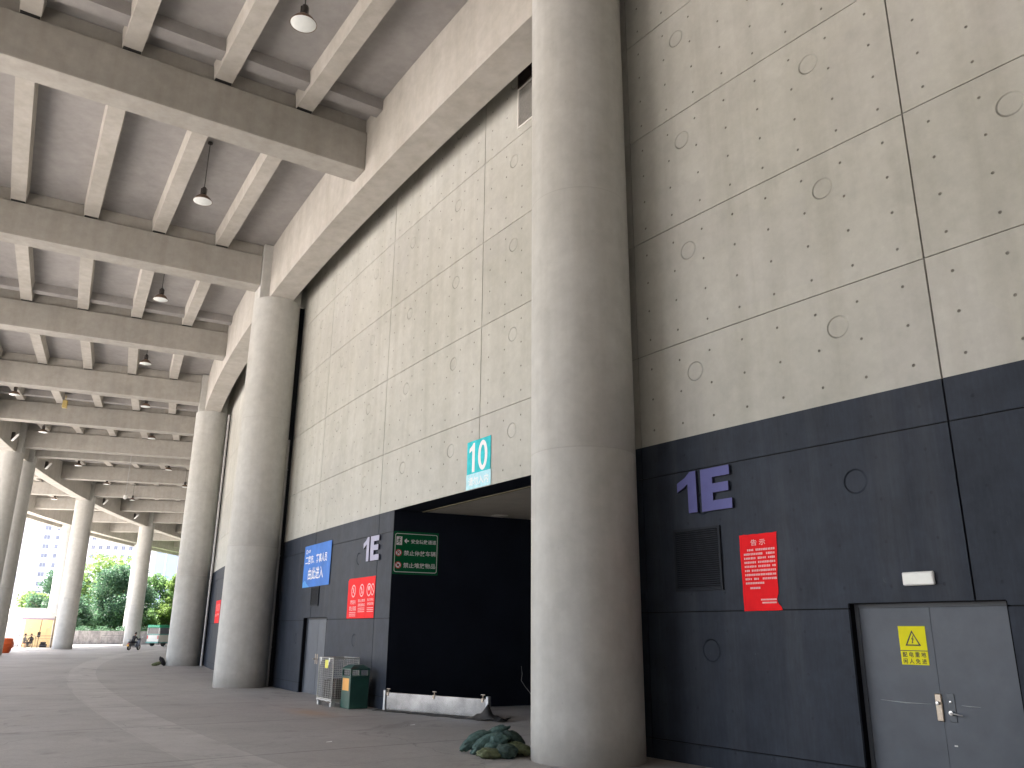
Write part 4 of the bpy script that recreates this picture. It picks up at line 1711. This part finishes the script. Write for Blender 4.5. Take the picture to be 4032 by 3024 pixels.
# ------------------------------------------------------------------ people
def skin_body(name, joints, edges, mats, root_i, parent=None, matf=None, sub=1):
    me = bpy.data.meshes.new('tmp')
    me.from_pydata([j[0] for j in joints], edges, [])
    ob = bpy.data.objects.new('tmp', me)
    COL.objects.link(ob)
    ob.modifiers.new('skin', 'SKIN')
    for sv, j in zip(me.skin_vertices[0].data, joints):
        rr_ = j[1] if isinstance(j[1], tuple) else (j[1], j[1])
        sv.radius = rr_
    me.skin_vertices[0].data[root_i].use_root = True
    sb = ob.modifiers.new('sub', 'SUBSURF')
    sb.levels = sub
    sb.render_levels = sub
    dg = bpy.context.evaluated_depsgraph_get()
    ev = ob.evaluated_get(dg)
    em = bpy.data.meshes.new_from_object(ev, depsgraph=dg)
    bpy.data.objects.remove(ob)
    em.name = name
    em.materials.clear()
    for x in mats:
        em.materials.append(MAT[x])
    for p in em.polygons:
        p.use_smooth = True
        p.material_index = matf(p.center) if matf else 0
    o = bpy.data.objects.new(name, em)
    COL.objects.link(o)
    if parent:
        o.parent = parent
    return o


def person(label, m, seat, reach, mats, lean=0.0, feet=.30, group=None, footz=0.08, hat=None):
    """seated person; local +Y is the way they face; seat = hip height; reach = hand positions (two)"""
    J_, E_ = [], []

    def add(p, r, par=None):
        J_.append((Vector(p), r))
        if par is not None:
            E_.append((par, len(J_) - 1))
        return len(J_) - 1
    h = seat
    pel = add((0, 0, h + .08), (.15, .11))
    bel = add((0, lean * .12, h + .24), (.14, .105), pel)
    chs = add((0, lean * .28, h + .42), (.165, .115), bel)
    nkb = add((0, lean * .36, h + .54), (.075, .07), chs)
    nk = add((0, lean * .40, h + .61), .055, nkb)
    hd0 = add((0, lean * .42 + .01, h + .68), (.075, .085), nk)
    hd1 = add((0, lean * .43 + .01, h + .77), (.08, .095), hd0)
    hd2 = add((0, lean * .43, h + .83), (.06, .07), hd1)
    ns = add((0, lean * .43 + .115, h + .715), .012, hd0)
    for sx in (-1, 1):
        ear = add((sx * .085, lean * .42, h + .72), .014, hd0)
        sh = add((sx * .19, lean * .33, h + .49), .06, chs)
        hx_, hy_, hz_ = reach
        el_ = add((sx * .25, lean * .3 + .10, h + .26), .042, sh)
        wr_ = add((sx * hx_, hy_ - .07, hz_ + .01), .028, el_)
        pm = add((sx * hx_, hy_, hz_), (.036, .018), wr_)
        for i, (fx, ln) in enumerate(((-.028, .065), (-.01, .075), (.01, .07), (.027, .055))):
            a1 = add((sx * hx_ + fx, hy_ + .045, hz_ + .004), .009, pm)
            add((sx * hx_ + fx * 1.1, hy_ + .045 + ln * .5, hz_ - .025), .008, a1)
        t1 = add((sx * (hx_ - .04), hy_ + .005, hz_ - .008), .01, pm)
        add((sx * (hx_ - .055), hy_ + .035, hz_ - .025), .009, t1)
        hp = add((sx * .10, .02, h + .03), .09, pel)
        kn = add((sx * .15, .42, h - .01 + .02), .062, hp)
        an = add((sx * .15, feet + .06, footz + .05), .042, kn)
        add((sx * .15, feet + .20, footz), (.04, .035), an)
    root = thing('person', label, 'person', m, group)

    def mf(c):
        if c.z > h + .60 or (abs(c.y - reach[1]) < .16 and abs(c.z - reach[2]) < .06 and abs(abs(c.x) - reach[0]) < .08 and c.y > reach[1] - .05):
            return 0
        if c.z > h + .12 and c.y < .36:
            return 1
        if c.z < footz + .06:
            return 3
        return 2
    body = skin_body('body', J_, E_, ['skin', mats[0], mats[1], 'rubber'], 0, root, mf)
    b = MB()
    cz = h + .775
    cy = lean * .43
    prof = []
    vv, ff = [], []
    for i in range(7):
        ph_ = PI / 2 * i / 6
        for j in range(16):
            a_ = 2 * PI * j / 16
            zz = math.sin(ph_) * .115
            rr_ = math.cos(ph_)
            drop = -.07 * (1 if math.sin(a_) < .3 else 0) * (1 - i / 6)
            vv.append((rr_ * .098 * math.cos(a_), cy - .006 + rr_ * .115 * math.sin(a_), cz + zz + drop))
    for i in range(6):
        for j in range(16):
            ff.append((i * 16 + j, i * 16 + (j + 1) % 16, (i + 1) * 16 + (j + 1) % 16, (i + 1) * 16 + j))
    b.sm = True
    b.add(vv, ff)
    b.build('hair', 'hair' if not hat else hat, root)
    return root


# scooter rider, seen from behind
RP = Vector((-33.7, 77.0, 0))
hdg = R(-14)
mr = Matrix.Translation(RP) @ Matrix.Rotation(hdg, 4, 'Z') @ Matrix.Rotation(R(7), 4, 'Y')
sc_o = thing('scooter', 'dark motor scooter ridden between the far columns, orange rear plate', 'scooter', mr)
for nm, y in (('rear_wheel', -.55), ('front_wheel', .72)):
    b = MB()
    m_ = Matrix.Translation((0, y, .23)) @ Matrix.Rotation(PI / 2, 4, 'Y')
    b.lathe([(.13, -.05), (.20, -.055), (.23, -.02), (.23, .02), (.20, .055), (.13, .05)], 24, m_)
    w_o = b.build(nm, 'rubber', sc_o)
    b = MB()
    b.lathe([(.0, -.03), (.13, -.045), (.13, .045), (.0, .03)], 20, m_)
    b.build('rim', 'galvanised', w_o)
b = MB()
b.bbox(-.15, .15, -.75, -.05, .36, .66, .06)
b.bbox(-.13, .13, -.1, .42, .24, .32, .02)
b.add([(-.18, .42, .3), (.18, .42, .3), (.14, .60, .95), (-.14, .60, .95), (-.18, .50, .3), (.18, .50, .3), (.14, .66, .95), (-.14, .66, .95)],
      [(0, 1, 2, 3), (7, 6, 5, 4), (0, 4, 5, 1), (1, 5, 6, 2), (3, 2, 6, 7), (0, 3, 7, 4)])
b.box(-.06, .06, .5, .95, .36, .40)
b.build('body_shell', 'scooter_grey', sc_o)
b = MB()
b.bbox(-.14, .14, -.70, .08, .66, .76, .04)
b.build('seat', 'fabric_black', sc_o)
b = MB()
b.tube([(0, .68, .45), (0, .56, .98)], .03, 8)
b.tube([(-.33, .44, 1.0), (-.1, .55, 1.02), (.1, .55, 1.02), (.33, .44, 1.0)], .016, 8)
b.build('handlebar', 'rubber', sc_o)
for sx in (-1, 1):
    b = MB()
    b.tube([(sx * .26, .5, 1.02), (sx * .34, .5, 1.16)], .007, 6)
    b.bbox(sx * .36 - .07, sx * .36 + .07, .47, .50, 1.13, 1.22, .01)
    b.build('mirror', 'steel', sc_o)
b = MB()
b.bbox(-.11, .11, -.80, -.78, .34, .50, .002)
b.build('rear_plate', 'plate_yellow', sc_o)
b = MB()
b.bbox(-.1, .1, -.77, -.745, .54, .60, .008)
b.build('tail_lamp', 'lamp_red', sc_o)
b = MB()
b.bbox(-.17, .17, -.92, -.62, .76, .93, .03)
b.build('rear_tray', 'galvanised', sc_o)
rider = person('person in a dark jacket riding the scooter, seen from behind', Matrix.Translation(RP) @ Matrix.Rotation(hdg, 4, 'Z') @ Matrix.Rotation(R(7), 4, 'Y') @ Matrix.Translation((0, -.22, 0)),
               .68, (.30, .60, 1.0), ('fabric_black', 'fabric_navy'), lean=.35, feet=.36, footz=.36)


# ------------------------------------------------------------------ tent by the edge
TZ = 84
tm = Matrix.Translation((-44.9, TZ, 0)) @ Matrix.Rotation(R(24), 4, 'Z')
# local: X to the right along the open front, Y away
TW, TD, TH = 2.75, 3.1, 2.95
tent = thing('marquee_tent', 'white marquee tent with an open cream lined front beyond the left columns', 'tent', tm)
b = MB()
e_ = .06
b.add([(-TW - 0 - e_, -e_, TH), (e_, -e_, TH), (e_, TD + e_, TH), (-TW - e_, TD + e_, TH),
       (-TW * .72, TD * .45, TH + .75), (-TW * .28, TD * .45, TH + .75),
       (-TW - e_, -e_, TH - .22), (e_, -e_, TH - .22), (e_, TD + e_, TH - .22), (-TW - e_, TD + e_, TH - .22)],
      [(0, 1, 5, 4), (1, 2, 5), (2, 3, 4, 5), (3, 0, 4), (0, 6, 7, 1), (1, 7, 8, 2), (2, 8, 9, 3), (3, 9, 6, 0)])
b.build('roof_cover', 'tent_white', tent)
b = MB()
b.box(-TW, .0, -.045, -.02, TH - .34, TH - .16)
b.build('front_valance', 'tent_mauve', tent)
b = MB()
for i in range(10):   # folds of the left side wall
    y0, y1 = TD * i / 10, TD * (i + 1) / 10
    k0, k1 = (.05 if i % 2 else 0), (0 if i % 2 else .05)
    b.add([(-TW - k0, y0, 0), (-TW - k1, y1, 0), (-TW - k1 * .3, y1, TH - .1), (-TW - k0 * .3, y0, TH - .1)], [(0, 1, 2, 3)])
b.build('side_curtain', 'tent_white', tent)
b = MB()
b.box(-TW + .02, 0, TD - .03, TD, 0, TH)
b.box(-.03, 0, 0, TD - .04, 0, TH)
b.build('inner_lining', 'tent_inner', tent)
for x, y in ((-TW, 0), (0, 0), (-TW, TD), (0, TD)):
    b = MB()
    b.tube([(x, y, 0), (x, y, TH - .05)], .035, 8)
    b.build('tent_pole', 'white_plastic', tent)
# second, wider face of the tent seen to the left
b = MB()
SW = 3.3
for i in range(12):
    x0, x1 = -TW - SW * i / 12, -TW - SW * (i + 1) / 12
    k0, k1 = (.05 if i % 2 else 0), (0 if i % 2 else .05)
    b.add([(x0, -.02 + k0, 0), (x1, -.02 + k1, 0), (x1, -.02 + k1 * .3, TH - .05), (x0, -.02 + k0 * .3, TH - .05)], [(0, 1, 2, 3)])
b.build('front_curtain', 'tent_white', tent)
b = MB()
b.add([(-TW - SW, -e_, TH), (-TW - e_, -e_, TH), (-TW - e_, TD + e_, TH), (-TW - SW, TD + e_, TH),
       (-TW - SW * .62, TD * .45, TH + .75), (-TW * .72, TD * .45, TH + .75)],
      [(0, 1, 5, 4), (1, 2, 5), (2, 3, 4, 5), (3, 0, 4)])
b.build('roof_cover', 'tent_white', tent)

# things in the tent
b = MB()
b.tube([(-1.2, 1.2, 0), (-1.15, 1.2, 1.6), (-1.1, 1.2, 2.9)], .03, 8)
b.bbox(-1.32, -1.05, 1.1, 1.3, .95, 1.45, .03)
o = b.build('inner_post', 'lamp_body_dark')
o.matrix_world = tm
tag(o, 'post with a dark box hanging in the middle of the tent', 'post')
for x, lb in ((-2.15, 'thin curved stand at the left inside the tent'), (-.55, 'thin curved stand at the right inside the tent')):
    b = MB()
    b.tube([(x, .9, 0), (x, .9, 1.75), (x + .06, .9, 1.88), (x + .2, .9, 1.92)], .018, 6)
    b.lathe([(.0, .05), (.07, .03), (.08, -.03), (.0, -.05)], 12, Matrix.Translation((x + .22, .9, 1.9)))
    b.lathe([(.16, .0), (.16, .03), (.0, .04)], 12, Matrix.Translation((x, .9, 0)))
    o = b.build('lamp_stand', 'galvanised')
    o.matrix_world = tm
    tag(o, lb, 'stand')
person('person in grey sitting at the left inside the tent', tm @ Matrix.Translation((-2.35, .75, 0)) @ Matrix.Rotation(R(-70), 4, 'Z'), .42, (.15, .42, .52), ('fabric_grey', 'fabric_grey'), lean=.15)
person('person in black sitting in the middle of the tent', tm @ Matrix.Translation((-1.75, .9, 0)) @ Matrix.Rotation(R(160), 4, 'Z'), .42, (.15, .42, .52), ('fabric_black', 'fabric_navy'), lean=.15)
for x, y, lb, mt in ((-2.35, .75, 'stool under the person in grey', 'plastic_orange'), (-1.75, .9, 'stool under the person in black', 'fabric_grey')):
    b = MB()
    b.bbox(x - .17, x + .17, y - .17, y + .17, .36, .40, .008)
    for sx in (-1, 1):
        for sy in (-1, 1):
            b.tube([(x + sx * .14, y + sy * .14, .36), (x + sx * .17, y + sy * .17, 0)], .014, 6)
    o = b.build('stool', mt)
    o.matrix_world = tm
    tag(o, lb, 'stool')
b = MB()
b.bbox(-.95, -.35, .5, 1.1, 0, .32, .02)
b.bbox(-.90, -.45, .55, 1.0, .321, .52, .02)
o = b.build('equipment_box', 'fabric_black')
o.matrix_world = tm
tag(o, 'black equipment boxes on the floor at the right inside the tent', 'box')


# crowd barriers
def crowd_barrier(m, label, Lb=2.3):
    r = thing('crowd_barrier', label, 'barrier', m, 'metal crowd barriers by the tent')
    b = MB()
    b.tube([(0, 0, .18), (0, 0, 1.02), (.08, 0, 1.10), (Lb - .08, 0, 1.10), (Lb, 0, 1.02), (Lb, 0, .18), (0, 0, .18)], .021, 8)
    b.tube([(0, 0, .86), (Lb, 0, .86)], .014, 6)
    b.build('barrier_frame', 'barrier_grey', r)
    b = MB()
    for i in range(1, 20):
        x = Lb * i / 20
        b.tube([(x, 0, .18), (x, 0, .86)], .008, 5)
    b.build('barrier_bars', 'barrier_grey', r)
    for x in (.22, Lb - .22):
        b = MB()
        b.tube([(x, -.28, .01), (x, 0, .18), (x, .28, .01)], .015, 6)
        b.build('foot', 'barrier_grey', r)
    return r


crowd_barrier(tm @ Matrix.Translation((-3.55, -1.1, 0)), 'crowd barrier in front of the tent, at its left side')
crowd_barrier(tm @ Matrix.Translation((-1.20, -1.1, 0)), 'crowd barrier in front of the tent, towards the right column')
crowd_barrier(Matrix.Translation((-45.9, 96.5, 0)) @ Matrix.Rotation(R(10), 4, 'Z'), 'crowd barrier against the pale wall right of the tent column')

# orange barrel
b = MB()
p = Vector((-37.85, 64.4, 0))
b.lathe([(.0, 0), (.42, .0), (.44, .06), (.60, .40), (.66, .48), (.62, .55), (.66, .62), (.58, .85), (.55, 1.0), (.45, 1.06), (.0, 1.08)], 28, Matrix.Translation(p))
tag(b.build('traffic_barrel', 'plastic_orange', origin=p), 'orange plastic barrel peeking out behind the left column', 'barrel')

# dark bundle at the third column
b = MB()
bp = pt(-29.2, 1.0)
bp = Vector((-16.87, 44.66, 0))
dirl = Vector((-bp.y, bp.x, 0)).normalized()
q0 = bp + dirl * .98 - Vector((bp.x, bp.y, 0)).normalized() * .2
sb_ = sandbag('dark bundle propped at the foot of the third round column', q0 + Vector((0, 0, .22)), (.52, .26, .22), (0, R(58), R(30)), 'fabric_black', 21.0, .05)
sb_.name = 'cloth_bundle'
sb_['category'] = 'bundle'
del sb_['group']
sb2 = sandbag('flat olive sandbag lying by the foot of the third column', q0 + dirl * .25 + Vector((0, 0, .10)), (.5, .28, .18), (0, R(-14), R(20)), 'bag_olive', 22.0)
del sb2['group']

# ------------------------------------------------------------------ minibus
bmx = Matrix.Translation((-39.75, 95.5, 0)) @ Matrix.Rotation(R(-24), 4, 'Z')
bus = thing('minibus', 'green and white minibus seen from behind by the far right columns', 'minibus', bmx)
W2, BL = .92, 4.6
b = MB()
b.bbox(-W2, W2, 0, BL, .42, 1.22, .06)
b.build('lower_body', 'bus_white', bus)
b = MB()
b.box(-W2 + .02, W2 - .02, .02, BL - .05, 1.215, 1.32)
b.build('waist_band', 'bus_teal', bus)
b = MB()
b.box(-W2 - .01, W2 + .01, -.05, .12, .34, .50)
b.box(-W2 - .005, W2 + .005, .12, BL, .36, .46)
b.build('bumper', 'bus_teal', bus)
b = MB()
for x in (-W2 + .06, W2 - .06):
    for y in (.06, 1.5, 3.0, BL - .08):
        b.box(x - .045, x + .045, y - .05, y + .05, 1.32, 1.98)
b.build('window_posts', 'bus_white', bus)
b = MB()
b.box(-W2 + .10, W2 - .10, .05, .065, 1.32, 1.98)
b.build('rear_window', 'bus_glass', bus)
b = MB()
for x in (-W2 + .05, W2 - .065):
    b.box(x, x + .015, .12, BL - .14, 1.32, 1.98)
b.build('side_windows', 'bus_glass', bus)
b = MB()
b.bbox(-W2, W2, -.05, BL + .02, 1.98, 2.28, .05)
b.build('roof', 'bus_green', bus)
for x in (-W2 + .14, W2 - .14):
    b = MB()
    b.bbox(x - .07, x + .07, -.025, .01, .78, 1.16, .01)
    b.build('tail_lamp', 'lamp_red', bus)
b = MB()
b.bbox(-.55, .55, -.012, .01, .66, 1.10, .01)
b.build('rear_panel', 'bus_white', bus)
for x in (-W2 + .1, W2 - .1):
    for y in (.8, BL - .8):
        b = MB()
        m_ = Matrix.Translation((x, y, .30)) @ Matrix.Rotation(PI / 2, 4, 'Y')
        b.lathe([(.0, -.09), (.18, -.1), (.29, -.09), (.30, 0), (.29, .09), (.18, .1), (.0, .09)], 22, m_)
        b.build('wheel', 'rubber', bus)

# ------------------------------------------------------------------ boundary wall, hedges
P0, P1 = Vector((-53.5, 101.5, 0)), Vector((-34.5, 108.0, 0))
dv = (P1 - P0).normalized()
mf_ = Matrix((dv, Vector((-dv.y, dv.x, 0)), Vector((0, 0, 1)))).transposed().to_4x4()
mf_.translation = P0
fn = thing('boundary_wall', 'low mottled grey panel wall in front of the trees', 'wall', mf_)
Lf = (P1 - P0).length
nP = 9
for i in range(nP):
    b = MB()
    b.bbox(Lf * i / nP + .06, Lf * (i + 1) / nP - .06, -.04, .04, .02, 1.58, .01)
    b.build('wall_panel', 'fence_concrete', fn)
b = MB()
for i in range(nP + 1):
    b.bbox(Lf * i / nP - .06, Lf * i / nP + .06, -.08, .08, 0, 1.62, .01)
b.box(0, Lf, -.055, -.042, .60, .68)
b.build('wall_posts', 'fence_concrete', fn)


# ------------------------------------------------------------------ trees
def foliage(centers, n_, leaf, mat, name, parent, seed, flat_=.8):
    rnd = random.Random(seed)
    vv, ff = [], []
    tot = sum(c[1] ** 2 for c in centers)
    for c, r_ in centers:
        k_ = int(n_ * r_ * r_ / tot)
        for _ in range(k_):
            dvec = Vector((rnd.gauss(0, 1), rnd.gauss(0, 1), rnd.gauss(0, 1))).normalized()
            rad = r_ * (rnd.random() ** .38)
            nn = noise.noise(Vector(c) * .7 + dvec * 1.9)
            if nn < -.28 and rad > r_ * .5:
                continue
            p = Vector(c) + Vector((dvec.x, dvec.y, dvec.z * flat_)) * rad * (1 + .32 * nn)
            a_ = Vector((rnd.gauss(0, 1), rnd.gauss(0, 1), rnd.gauss(0, .6))).normalized()
            t_ = a_.cross(Vector((rnd.gauss(0, 1), rnd.gauss(0, 1), rnd.gauss(0, 1)))).normalized()
            lf = leaf * rnd.uniform(.6, 1.3)
            o_ = len(vv)
            vv += [p - a_ * lf, p + t_ * lf * .55, p + a_ * lf, p - t_ * lf * .55]
            ff.append((o_, o_ + 1, o_ + 2, o_ + 3))
    me = bpy.data.meshes.new(name)
    me.from_pydata(vv, [], ff)
    me.materials.append(MAT[mat])
    o = bpy.data.objects.new(name, me)
    COL.objects.link(o)
    if parent is not None:
        o.parent = parent
    return o


def tree(label, pos, H_, Wd, mat, seed, n_=9000, leaf=.22, low=.25, grp='trees beyond the boundary wall', conic=False):
    rnd = random.Random(seed)
    r = thing('broadleaf_tree' if not conic else 'conifer_tree', label, 'tree', Vector(pos), grp)
    b = MB()
    th = H_ * (low + .12)
    b.tube([(0, 0, 0), (.1, .05, th * .5), (0, .1, th), (.1, 0, H_ * .75)], [.26, .2, .16, .05], 9)
    cs = []
    for i in range(9):
        a_ = rnd.uniform(0, 2 * PI)
        z = H_ * rnd.uniform(low + .1, .8)
        rr_ = Wd * rnd.uniform(.25, .42) * (1 if not conic else (1.25 - z / H_))
        e = (math.cos(a_) * rr_, math.sin(a_) * rr_, z)
        b.tube([(0, .05, z * .55), (e[0] * .5, e[1] * .5, z * .8), e], [.09, .06, .02], 6)
    b.build('trunk', 'bark', r)
    for i in range(26):
        a_ = rnd.uniform(0, 2 * PI)
        t_ = rnd.uniform(0, 1)
        z = H_ * (low + (1 - low) * t_)
        prof = math.sin(PI * min(1, .18 + t_ * .80)) ** .6 if not conic else (1.05 - t_)
        rr_ = Wd * .5 * prof * rnd.uniform(.25, .85)
        cr = Wd * (.13 + .10 * rnd.random()) * (1 if not conic else .75)
        cs.append(((math.cos(a_) * rr_, math.sin(a_) * rr_, min(z, H_ - cr * .7)), cr))
    foliage(cs, n_, leaf, mat, 'crown', r, seed)
    return r


tree('bushy yellow green tree left of the tent roof', (-66.5, 117, 0), 6.6, 9, 'leaf_light', 11, 9000, .20, .05)
tree('dark green tree behind the sunlit edge column', (-60.5, 113, 0), 10.0, 8.5, 'leaf_dark', 12, 14000, .20, .08)
tree('pale green tree rising behind the biggest dark tree', (-69.5, 143.5, 0), 13.8, 14.7, 'leaf_light', 13, 16000, .24, .2)
tree('biggest dark green tree in the gap between the two far columns', (-60.7, 132.4, 0), 11.2, 11.4, 'leaf_dark', 14, 26000, .20, .16)
tree('low dark green tree at the left of that gap', (-63.2, 122, 0), 6.6, 7.2, 'leaf_dark', 15, 11000, .19, .10)
tree('mid green tree right of the far slender column', (-59.2, 143, 0), 10.7, 8.2, 'leaf_mid', 16, 13000, .20, .08)
tree('tall loose light green conifer above the minibus', (-55.5, 141, 0), 11.0, 8.1, 'leaf_light', 17, 11000, .19, .05, conic=True)
tree('mid green tree behind the conifer', (-57.5, 155, 0), 9.6, 10, 'leaf_mid', 18, 9000, .20, .05)
tree('small mid green tree left of the minibus roof', (-59.0, 138, 0), 4.8, 5.6, 'leaf_mid', 19, 7000, .17, .03)
for i, (x, lb) in enumerate([(-56.2, 'round clipped shrub at the left end of the boundary wall'), (-53.8, 'round clipped shrub second from the left behind the boundary wall'),
                             (-51.6, 'round clipped shrub in the middle behind the boundary wall'), (-49.3, 'round clipped shrub left of the slender far column'),
                             (-47.0, 'round clipped shrub right of the slender far column')]):
    r = thing('round_shrub', lb, 'shrub', Vector((x, 107.5 + .25 * (x + 56), 0)), 'round shrubs behind the boundary wall')
    foliage([((0, 0, 1.15), 1.25), ((.7, 0, .9), .9), ((-.7, .1, 1.0), .9)], 3600, .10, 'leaf_dark', 'crown', r, 40 + i)
    b = MB()
    b.tube([(0, 0, 0), (.03, 0, .9)], [.07, .05], 7)
    b.build('trunk', 'bark', r)
# lawn behind
b = MB()
b.add([(-80, 112, .006), (-38, 122, .006), (-48, 160, .006), (-100, 150, .006)], [(0, 1, 2, 3)])
NB('lawn_green', .9, (.10, .16, .05), spec=.1)
tag(b.build('grass', 'lawn_green'), 'bright green lawn under the trees', kind='structure')

# ------------------------------------------------------------------ far buildings


def tower(name, label, x0, x1, y, dep, Hb, mat, wins, stripes=(), winw=1.5, winh=1.7, roofm=None):
    cx = (x0 + x1) / 2
    rot = math.atan2(-cx, y) * .6
    r = thing(name, label, 'building', Matrix.Translation((cx, y, 0)) @ Matrix.Rotation(rot, 4, 'Z'))
    hw = (x1 - x0) / 2
    b = MB()
    b.box(-hw, hw, 0, dep, 0, Hb)
    b.box(-hw - .3, hw + .3, -.3, dep + .3, Hb, Hb + .9)
    b.build('facade', mat, r)
    for a_, c_, m2 in stripes:
        b = MB()
        b.box(a_ - cx, c_ - cx, -.35, 0.0, 0, Hb - .02)
        b.build('stripe', m2, r)
    for (wx, wz, ww) in wins:
        b = MB()
        x = wx - cx
        b.cur = 1
        for q0, q1, u0, u1 in ((x - ww / 2, x + ww / 2, wz, wz + .12), (x - ww / 2, x + ww / 2, wz + winh - .12, wz + winh), (x - ww / 2, x - ww / 2 + .1, wz + .12, wz + winh - .12), (x + ww / 2 - .1, x + ww / 2, wz + .12, wz + winh - .12), (x - .04, x + .04, wz + .12, wz + winh - .12)):
            b.box(q0, q1, -.16, 0, u0, u1)
        b.cur = 0
        b.box(x - ww / 2 + .1, x + ww / 2 - .1, -.06, -.001, wz + .12, wz + winh - .12)
        b.build('window', ['window_glass', 'window_frame'], r)
    return r


wins = []
for i in range(11):
    z = 6.5 + i * 3.3
    for q in (-182.2, -180.3, -178.4):
        wins.append((q, z, 1.2))
    wins.append((-168.6, z, 2.2))
    wins.append((-164.6, z, 2.4))
tower('apartment_tower', 'white apartment tower with a pink vertical stripe, left of the far columns', -190, -160.5, 300, 16, 62, 'building_white', wins, [(-175.5, -171.5, 'building_pink')])
wins = []
for i in range(9):
    z = 7.5 + i * 3.5
    for q in range(10):
        wins.append((-173.5 + q * 2.75, z, 1.5))
tower('office_block', 'long white building with a grid of windows above the big trees', -176, -147.5, 330, 18, 46, 'building_white', wins)
wins = []
for i in range(10):
    z = 8 + i * 3.3
    for q in (-162.6, -160.3, -158.0):
        wins.append((q, z, 1.4))
tower('apartment_block', 'white block with window columns right of the slender far column', -165, -156.2, 362, 12, 52, 'building_white', wins)
tower('blue_tower', 'plain blue grey tower at the right of the background', -178.5, -165.8, 418, 14, 60, 'building_blue', [], [(-172.6, -172.2, 'building_white')])


# ------------------------------------------------------------------ small things high up
def floodlight(pos, rz, label):
    r = thing('floodlight', label, 'light', Matrix.Translation(pos), 'small floodlights on the outer beams')
    b = MB()
    b.bbox(-.12, .06, -.08, .08, -.30, .25, .01)
    b.build('bracket', 'lamp_body_dark', r)
    b = MB()
    b.tube([(0, -.1, -.33), (.10, -.15, -.30), (.42, -.25, .0), (.50, -.28, .06)], [.05, .085, .085, .06], 12)
    b.build('lamp_head', 'white_plastic', r)


for s, off, lb in ((-43.5, 12.95, 'white floodlight at the left edge under the outer beam'), (-53.0, 12.95, 'white floodlight right of the left column pair'), (-70.5, 12.95, 'white floodlight right of the column beside the tent'), (-80.5, 12.95, 'far floodlight under the outer beam')):
    m_ = fr(s, off, 13.9)
    floodlight(m_.translation, math.atan2(m_[1][0], m_[0][0]), lb)
b = MB()
m_ = fr(-33.0, 8.6, 13.45)
b.bbox(-.13, .13, -.12, .12, 0, .42, .02, m_)
b.tube([m_ @ Vector((0, 0, .42)), m_ @ Vector((0, 0, .7))], .02, 6)
tag(b.build('junction_box', 'yellow_box', origin=m_.translation), 'small yellowish box under a ceiling beam at the upper left', 'box')
cc = thing('security_camera', 'white camera hanging on a long thin rod under the far ceiling', 'camera', Vector((-28.33, 60, 11.0)))
b = MB()
b.tube([(0, 0, .2), (0, 0, 4.54)], .02, 8)
b.build('rod', 'pipe_grey', cc)
b = MB()
b.lathe([(.0, .22), (.12, .2), (.14, .05), (.12, -.06), (.0, -.12)], 18)
b.build('dome_housing', 'white_plastic', cc)

# scraps of litter on the floor
for (x, y), lb in (((-1.93, 17.3), 'scrap of white paper on the floor left of the sandbags'), ((-3.0, 14.6), 'tiny white paper scrap on the open floor')):
    b = MB()
    b.add([(x, y, .006), (x + .09, y + .02, .012), (x + .08, y + .07, .02), (x - .01, y + .05, .008)], [(0, 1, 2, 3)])
    tag(b.build('paper_scrap', 'white_plastic', origin=(x, y, 0)), lb, 'paper')

bpy.context.view_layer.update()
